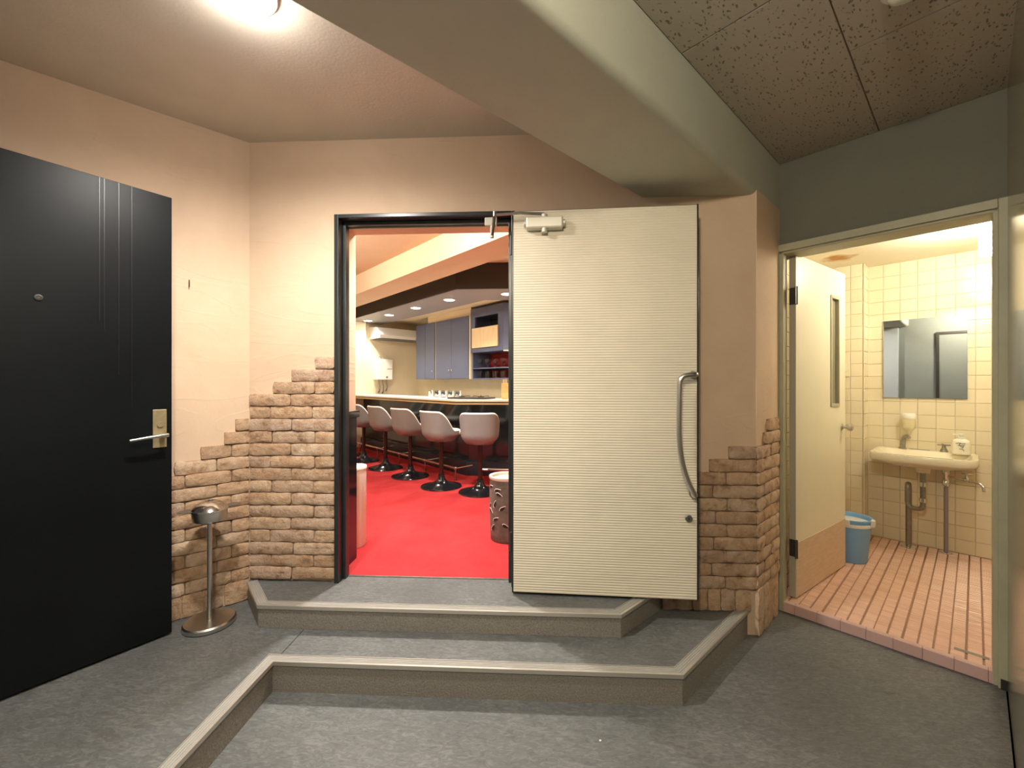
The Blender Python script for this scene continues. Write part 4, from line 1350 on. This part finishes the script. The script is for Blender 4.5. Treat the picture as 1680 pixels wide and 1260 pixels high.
us = thing('umbrella_stand', 'brown ceramic umbrella stand with cut-outs on the red carpet', 'umbrella stand', (-0.180, 2.97, P2))
MB().lathe([(0.0, 0.0), (0.108, 0.0), (0.114, 0.012), (0.116, 0.06), (0.121, 0.20), (0.122, 0.34), (0.119, 0.42), (0.122, 0.437), (0.108, 0.437), (0.106, 0.41), (0.108, 0.30), (0.106, 0.05), (0.0, 0.03)], seg=44).build('body', 'ceramic', us, smooth=40)
MB().lathe([(0.1195, 0.424), (0.1255, 0.432), (0.124, 0.446), (0.112, 0.449), (0.104, 0.444), (0.105, 0.426)], seg=44).build('rim', 'ceramic_rim', us, smooth=50)
rnd = random.Random(3)
for (ang_, z_, rot_) in ((-150, 0.375, 0.3), (-118, 0.36, 0.2), (-112, 0.33, -0.3), (-158, 0.24, 0.9), (-128, 0.265, 1.2), (-150, 0.21, -0.5), (-125, 0.16, 0.5), (-138, 0.10, 1.0), (-100, 0.24, 0.6), (-90, 0.12, -0.4), (-70, 0.30, 0.8), (-60, 0.18, 0.2)):
    a = math.radians(ang_)
    leaf, lip = [], []
    n_ = 12
    for k in range(n_):
        q = 2 * math.pi * k / n_
        lx, lz = 0.021 * math.cos(q), 0.008 * math.sin(q) * (1 - 0.5 * math.cos(q))
        px_, pz_ = lx * math.cos(rot_) - lz * math.sin(rot_), lx * math.sin(rot_) + lz * math.cos(rot_)
        leaf.append((px_, pz_))
        lip.append((px_ * 1.25, pz_ * 1.35 + 0.002))
    def wrap(p, r):
        th = a + p[0] / 0.122
        return (r * math.cos(th), r * math.sin(th), z_ + p[1])
    h_ = MB().rings([[wrap(p, 0.1165) for p in leaf], [wrap(p, 0.1228) for p in leaf]]).build('cut_out', 'ceramic_dark', us)
    MB().tube([wrap(p, 0.1215) for p in lip[:7]], 0.0022, 6).build('leaf_lip', 'ceramic_rim', us, smooth=50)

# ================================================================== WASHROOM THINGS (frame local x=t, y=s)
mr = thing('wall_mirror', 'frameless rectangular mirror on the cream tiles above the sink', 'mirror', rz=DIAG)
MB().box(-0.512, -0.037, SW - 0.010, SW - 0.004, 1.214, 1.841).build('backing', 'dull_metal', mr)
mi = MB()
mi.v = [(-0.511, SW - 0.0115, 1.215), (-0.038, SW - 0.0115, 1.215), (-0.038, SW - 0.0115, 1.840), (-0.511, SW - 0.0115, 1.840), (-0.511, SW - 0.010, 1.215), (-0.038, SW - 0.010, 1.215), (-0.038, SW - 0.010, 1.840), (-0.511, SW - 0.010, 1.840)]
mi.f = [[0, 1, 2, 3], [4, 7, 6, 5], [0, 4, 5, 1], [1, 5, 6, 2], [2, 6, 7, 3], [3, 7, 4, 0]]
mi.build('mirror_glass', 'mirror', mr)

SKT, SKZ = -0.263, 0.812
sk = thing('wash_basin', 'ivory porcelain wall basin with chrome taps under the mirror', 'sink', (*st(SW - 0.002, SKT), 0.0), DIAG)
def outline(sx, sy, cy=-0.235, n=56, zz=0.0, pull=0.0):
    pts = []
    for k in range(n):
        a = 2 * math.pi * k / n
        rr_ = superr(a, 9.0)
        x_, y_ = math.sin(a) * rr_, -math.cos(a) * rr_
        x_, y_ = x_ * 0.282 * sx, y_ * 0.232 * sy
        if y_ < 0:
            y_ -= 0.035 * sy * max(0, 1 - (x_ / (0.282 * sx)) ** 2)      # bowed front
        pts.append((x_, min(cy + y_ + pull, -0.0), SKZ + zz))
    return pts
rg = [outline(0.16, 0.16, -0.20, zz=-0.116), outline(0.30, 0.32, -0.20, zz=-0.110), outline(0.66, 0.76, -0.21, zz=-0.088), outline(0.92, 0.95, -0.228, zz=-0.060), outline(0.985, 0.99, zz=-0.052), outline(1.0, 1.0, zz=-0.044), outline(1.0, 1.0, zz=-0.006), outline(0.99, 0.99, zz=0.0),
      outline(0.90, 0.72, -0.268, zz=0.0), outline(0.87, 0.68, -0.268, zz=-0.006), outline(0.78, 0.58, -0.265, zz=-0.040), outline(0.55, 0.40, -0.255, zz=-0.068), outline(0.10, 0.10, -0.235, zz=-0.076)]
bas = MB().rings(rg).build('basin', 'sink', sk, smooth=50)
MB().box(-0.022, 0.022, -0.1205, -0.112, SKZ - 0.040, SKZ - 0.026).build('overflow_slot', 'dark_hole', bas)
MB().box(-0.085, 0.03, -0.060, -0.052, SKZ, SKZ + 0.004).build('chain', 'dull_metal', bas)
fc = MB().lathe([(0, 0), (0.024, 0), (0.024, 0.008), (0.017, 0.014), (0.0, 0.016)], (-0.125, -0.062, SKZ), 18)
fc.tube([(-0.125, -0.062, SKZ + 0.01), (-0.122, -0.068, SKZ + 0.045)] + bezier((-0.120, -0.074, SKZ + 0.065), (-0.108, -0.105, SKZ + 0.125), (-0.078, -0.165, SKZ + 0.100), 6), 0.018, 12, 0.012)
fc.build('faucet', 'dull_metal', sk, smooth=50)
tp = MB().lathe([(0, 0), (0.024, 0), (0.022, 0.010), (0.012, 0.030), (0.010, 0.050), (0.013, 0.056), (0.0, 0.060)], (0.105, -0.062, SKZ), 18)
for k in range(4):
    a = k * math.pi / 2 + 0.3
    tp.cyl((0.105, -0.062, SKZ + 0.052), (0.105 + 0.036 * math.cos(a), -0.062 + 0.036 * math.sin(a), SKZ + 0.054), 0.0055, 8)
tp.build('tap_handle', 'dull_metal', sk, smooth=50)
# drain and S-trap
dr = MB().lathe([(0.042, 0.0), (0.044, 0.03), (0.050, 0.034), (0.0, 0.036)], (0.0, -0.20, SKZ - 0.150), 24).build('drain_flange', 'sink', sk, smooth=40)
trap = MB().tube([(0.0, -0.20, SKZ - 0.13), (0.0, -0.20, SKZ - 0.30), (0.0, -0.20, SKZ - 0.37)] + bezier((0.0, -0.20, SKZ - 0.40), (-0.002, -0.195, SKZ - 0.435), (-0.04, -0.18, SKZ - 0.435), 6) + bezier((-0.06, -0.172, SKZ - 0.435), (-0.085, -0.163, SKZ - 0.43), (-0.085, -0.163, SKZ - 0.39), 6), 0.0165, 14)
trap.build('trap_bend', 'dull_metal', sk, smooth=50)
MB().tube([(-0.085, -0.163, SKZ - 0.40), (-0.085, -0.163, SKZ - 0.33)] + bezier((-0.085, -0.163, SKZ - 0.30), (-0.085, -0.160, SKZ - 0.265), (-0.085, -0.15, SKZ - 0.262), 4)[1:] + bezier((-0.085, -0.145, SKZ - 0.262), (-0.085, -0.115, SKZ - 0.262), (-0.085, -0.115, SKZ - 0.31), 5) + [(-0.085, -0.115, SKZ - 0.5), (-0.085, -0.115, ZT)], 0.0185, 14).build('waste_pipe', 'dull_metal', sk, smooth=50)
for q, zz in ((0.0, SKZ - 0.255), (0.0, SKZ - 0.375)):
    MB().cyl((q, -0.20, zz), (q, -0.20, zz + 0.03), 0.022, 18).build('trap_nut', 'chrome', sk, smooth=40)
MB().lathe([(0.0, 0.0), (0.048, 0.0), (0.046, 0.008), (0.022, 0.016), (0.0, 0.016)], (-0.085, -0.115, ZT), 24).build('floor_flange', 'chrome', sk, smooth=40)
# supply pipe with side tap
sp = thing('supply_tap', 'standing water pipe with side tap right of the sink trap', 'tap', (*st(SW - 0.066, -0.147), ZT), DIAG)
MB().cyl((0, 0, 0), (0, 0, 0.60), 0.0125, 14).build('pipe', 'pipe_lilac', sp, smooth=40)
MB().lathe([(0.0, 0.0), (0.036, 0.0), (0.034, 0.007), (0.015, 0.013), (0.0, 0.013)], seg=24).build('floor_flange', 'chrome', sp, smooth=40)
MB().lathe([(0.014, 0.50), (0.020, 0.505), (0.020, 0.545), (0.016, 0.55), (0.018, 0.585), (0.022, 0.59), (0.022, 0.62), (0.010, 0.63)], seg=18).cyl((0, 0, 0.62), (0, 0, 0.665), 0.006, 10).build('valve', 'chrome', sp, smooth=40)
tb = MB().tube([(0, 0, 0.575), (0.06, -0.03, 0.575), (0.12, -0.06, 0.570), (0.17, -0.085, 0.562), (0.187, -0.094, 0.545), (0.190, -0.095, 0.51)], 0.009, 12)
tb.lathe([(0.0, -0.016), (0.016, -0.012), (0.018, 0.0), (0.014, 0.014), (0.007, 0.020), (0.007, 0.045), (0.0, 0.045)], (0.105, -0.052, 0.574), 16)
for k in range(3):
    a = k * 2.094 + 0.4
    tb.cyl((0.105, -0.052, 0.615), (0.105 + 0.030 * math.cos(a), -0.052 + 0.030 * math.sin(a), 0.615), 0.006, 8)
tb.build('side_tap', 'chrome', sp, smooth=50)

# wall soap dispenser (upturned bulb) and pump bottle
ds = thing('soap_dispenser', 'pale bulb soap dispenser on the tiles above the faucet', 'dispenser', (*st(SW - 0.055, -0.352), 0.935), DIAG)
MB().lathe([(0.0, 0.0), (0.012, 0.0), (0.016, 0.020), (0.030, 0.034), (0.038, 0.055), (0.040, 0.12), (0.0, 0.12)], seg=28).build('body', 'dispenser', ds, smooth=40)
MB().lathe([(0.043, 0.115), (0.045, 0.125), (0.045, 0.146), (0.036, 0.158), (0.0, 0.160)], seg=28).build('cap', 'white_enamel', ds, smooth=40)
MB().box(-0.014, 0.014, 0.03, 0.0545, 0.03, 0.11).build('bracket', 'white_enamel', ds)
pb = thing('pump_bottle', 'white soap pump bottle with dark script on the basin corner', 'bottle', (*st(SW - 0.13, -0.068), SKZ), DIAG)
pr = []
rings = []
for r_, z_ in ((0.85, 0.0), (0.98, 0.004), (1.0, 0.012), (1.0, 0.085), (0.94, 0.100), (0.60, 0.112), (0.42, 0.116)):
    rings.append([(math.sin(a) * superr(a, 3.2) * 0.048 * r_, -math.cos(a) * superr(a, 3.2) * 0.033 * r_, z_) for a in [2 * math.pi * k / 32 for k in range(32)]])
MB().rings(rings).build('body', 'pump_white', pb, smooth=45)
MB().lathe([(0.020, 0.113), (0.020, 0.126), (0.007, 0.128), (0.007, 0.140), (0.016, 0.141), (0.016, 0.149), (0.0, 0.150)], seg=20).box(-0.045, 0.0, -0.008, 0.008, 0.139, 0.149).build('pump', 'white_enamel', pb, smooth=40)
sc_ = MB()
for a in ([(-0.026, 0.080), (-0.010, 0.086), (0.004, 0.082), (0.022, 0.084)], [(-0.002, 0.088), (-0.010, 0.070), (0.002, 0.058), (0.012, 0.064), (0.004, 0.048)], [(-0.016, 0.066), (0.018, 0.070)], [(-0.010, 0.044), (0.010, 0.040), (0.014, 0.030)]):
    sc_.tube([(x_, -0.0335, z_) for x_, z_ in a], 0.0016, 6)
sc_.build('script_mark', 'ink', pb)

# blue bucket
bu = thing('bucket', 'blue plastic bucket with white rim holding a yellow rag', 'bucket', (*st(3.876, -0.613), ZT), DIAG)
MB().lathe([(0.0, 0.0), (0.095, 0.0), (0.100, 0.006), (0.126, 0.297), (0.134, 0.302), (0.134, 0.310), (0.122, 0.310), (0.118, 0.294), (0.094, 0.012), (0.0, 0.010)], seg=40).build('body', 'blue', bu, smooth=40)
MB().lathe([(0.1245, 0.256), (0.132, 0.259), (0.133, 0.277), (0.1265, 0.280)], seg=40).build('rim_band', 'white_plastic', bu, smooth=40)
MB().box(-0.022, 0.022, -0.143, -0.130, 0.275, 0.315).build('handle_lug', 'white_plastic', bu, bevel=0.004)
MB().box(0.122, 0.144, -0.045, 0.0, 0.270, 0.315).build('handle_lug', 'white_plastic', bu, bevel=0.004)
rag = MB()
rg_ = []
for r_, z_ in ((0.02, 0.20), (0.085, 0.215), (0.108, 0.243), (0.095, 0.262), (0.05, 0.270), (0.01, 0.262)):
    rg_.append([(math.cos(a) * r_ * (0.92 + 0.08 * math.sin(3 * a)), math.sin(a) * r_ * 0.92, z_ + 0.010 * math.sin(4 * a + r_ * 40)) for a in [2 * math.pi * k / 24 for k in range(24)]])
ro = rag.rings(rg_).build('cleaning_rag', 'rag', None, tuple(bu.location), DIAG, smooth=60)
tag(ro, 'crumpled yellow cleaning rag inside the blue bucket', 'rag')
stk = MB().cyl((-0.06, -0.035, 0.03), (-0.10, -0.09, 0.42), 0.006, 8).build('brush_handle', 'stick', None, tuple(bu.location), DIAG, smooth=40)
tag(stk, 'thin grey brush handle sticking out of the blue bucket', 'brush')

# switch plate on the column
spl = thing('switch_plate', 'beige plate on the tiled column beside the washroom door edge', 'switch', rz=DIAG)
MB().box(-0.765, -0.697, 4.4195, 4.431, 1.386, 1.529).build('plate', 'grey_plate' if 'grey_plate' in M else 'dispenser', spl, bevel=0.004)
MB().box(-0.745, -0.717, 4.4165, 4.421, 1.43, 1.485).build('rocker', 'white_plastic', spl, bevel=0.002)

# washroom lamp: hanging glass cylinder
wl = thing('pendant_lamp', 'glowing white cylindrical lamp hanging from the washroom ceiling', 'lamp', (*st(3.79, 0.062), 2.31), DIAG)
MB().lathe([(0.0, 0.0), (0.055, 0.0), (0.055, -0.025), (0.03, -0.035), (0.0, -0.035)], seg=28).build('canopy', 'white_enamel', wl, smooth=40)
MB().lathe([(0.0, -0.035), (0.044, -0.036), (0.049, -0.045), (0.049, -0.205), (0.044, -0.215), (0.0, -0.217)], seg=28).build('shade', 'bath_lamp', wl, smooth=50)

# tiny scrap of paper on the lobby floor
sc2 = MB()
rnd = random.Random(11)
sc2.rings([[(0.005 * q * math.cos(a) * rnd.uniform(0.7, 1.2), 0.005 * q * math.sin(a) * rnd.uniform(0.7, 1.2), z_) for a in [2 * math.pi * k / 7 for k in range(7)]] for q, z_ in ((0.6, 0.0), (1.0, 0.0015), (0.5, 0.004))])
tag(sc2.build('paper_scrap', 'white_plastic', loc=(0.252, 1.575, 0.0)), 'tiny white scrap lying on the grey lobby floor', 'scrap')
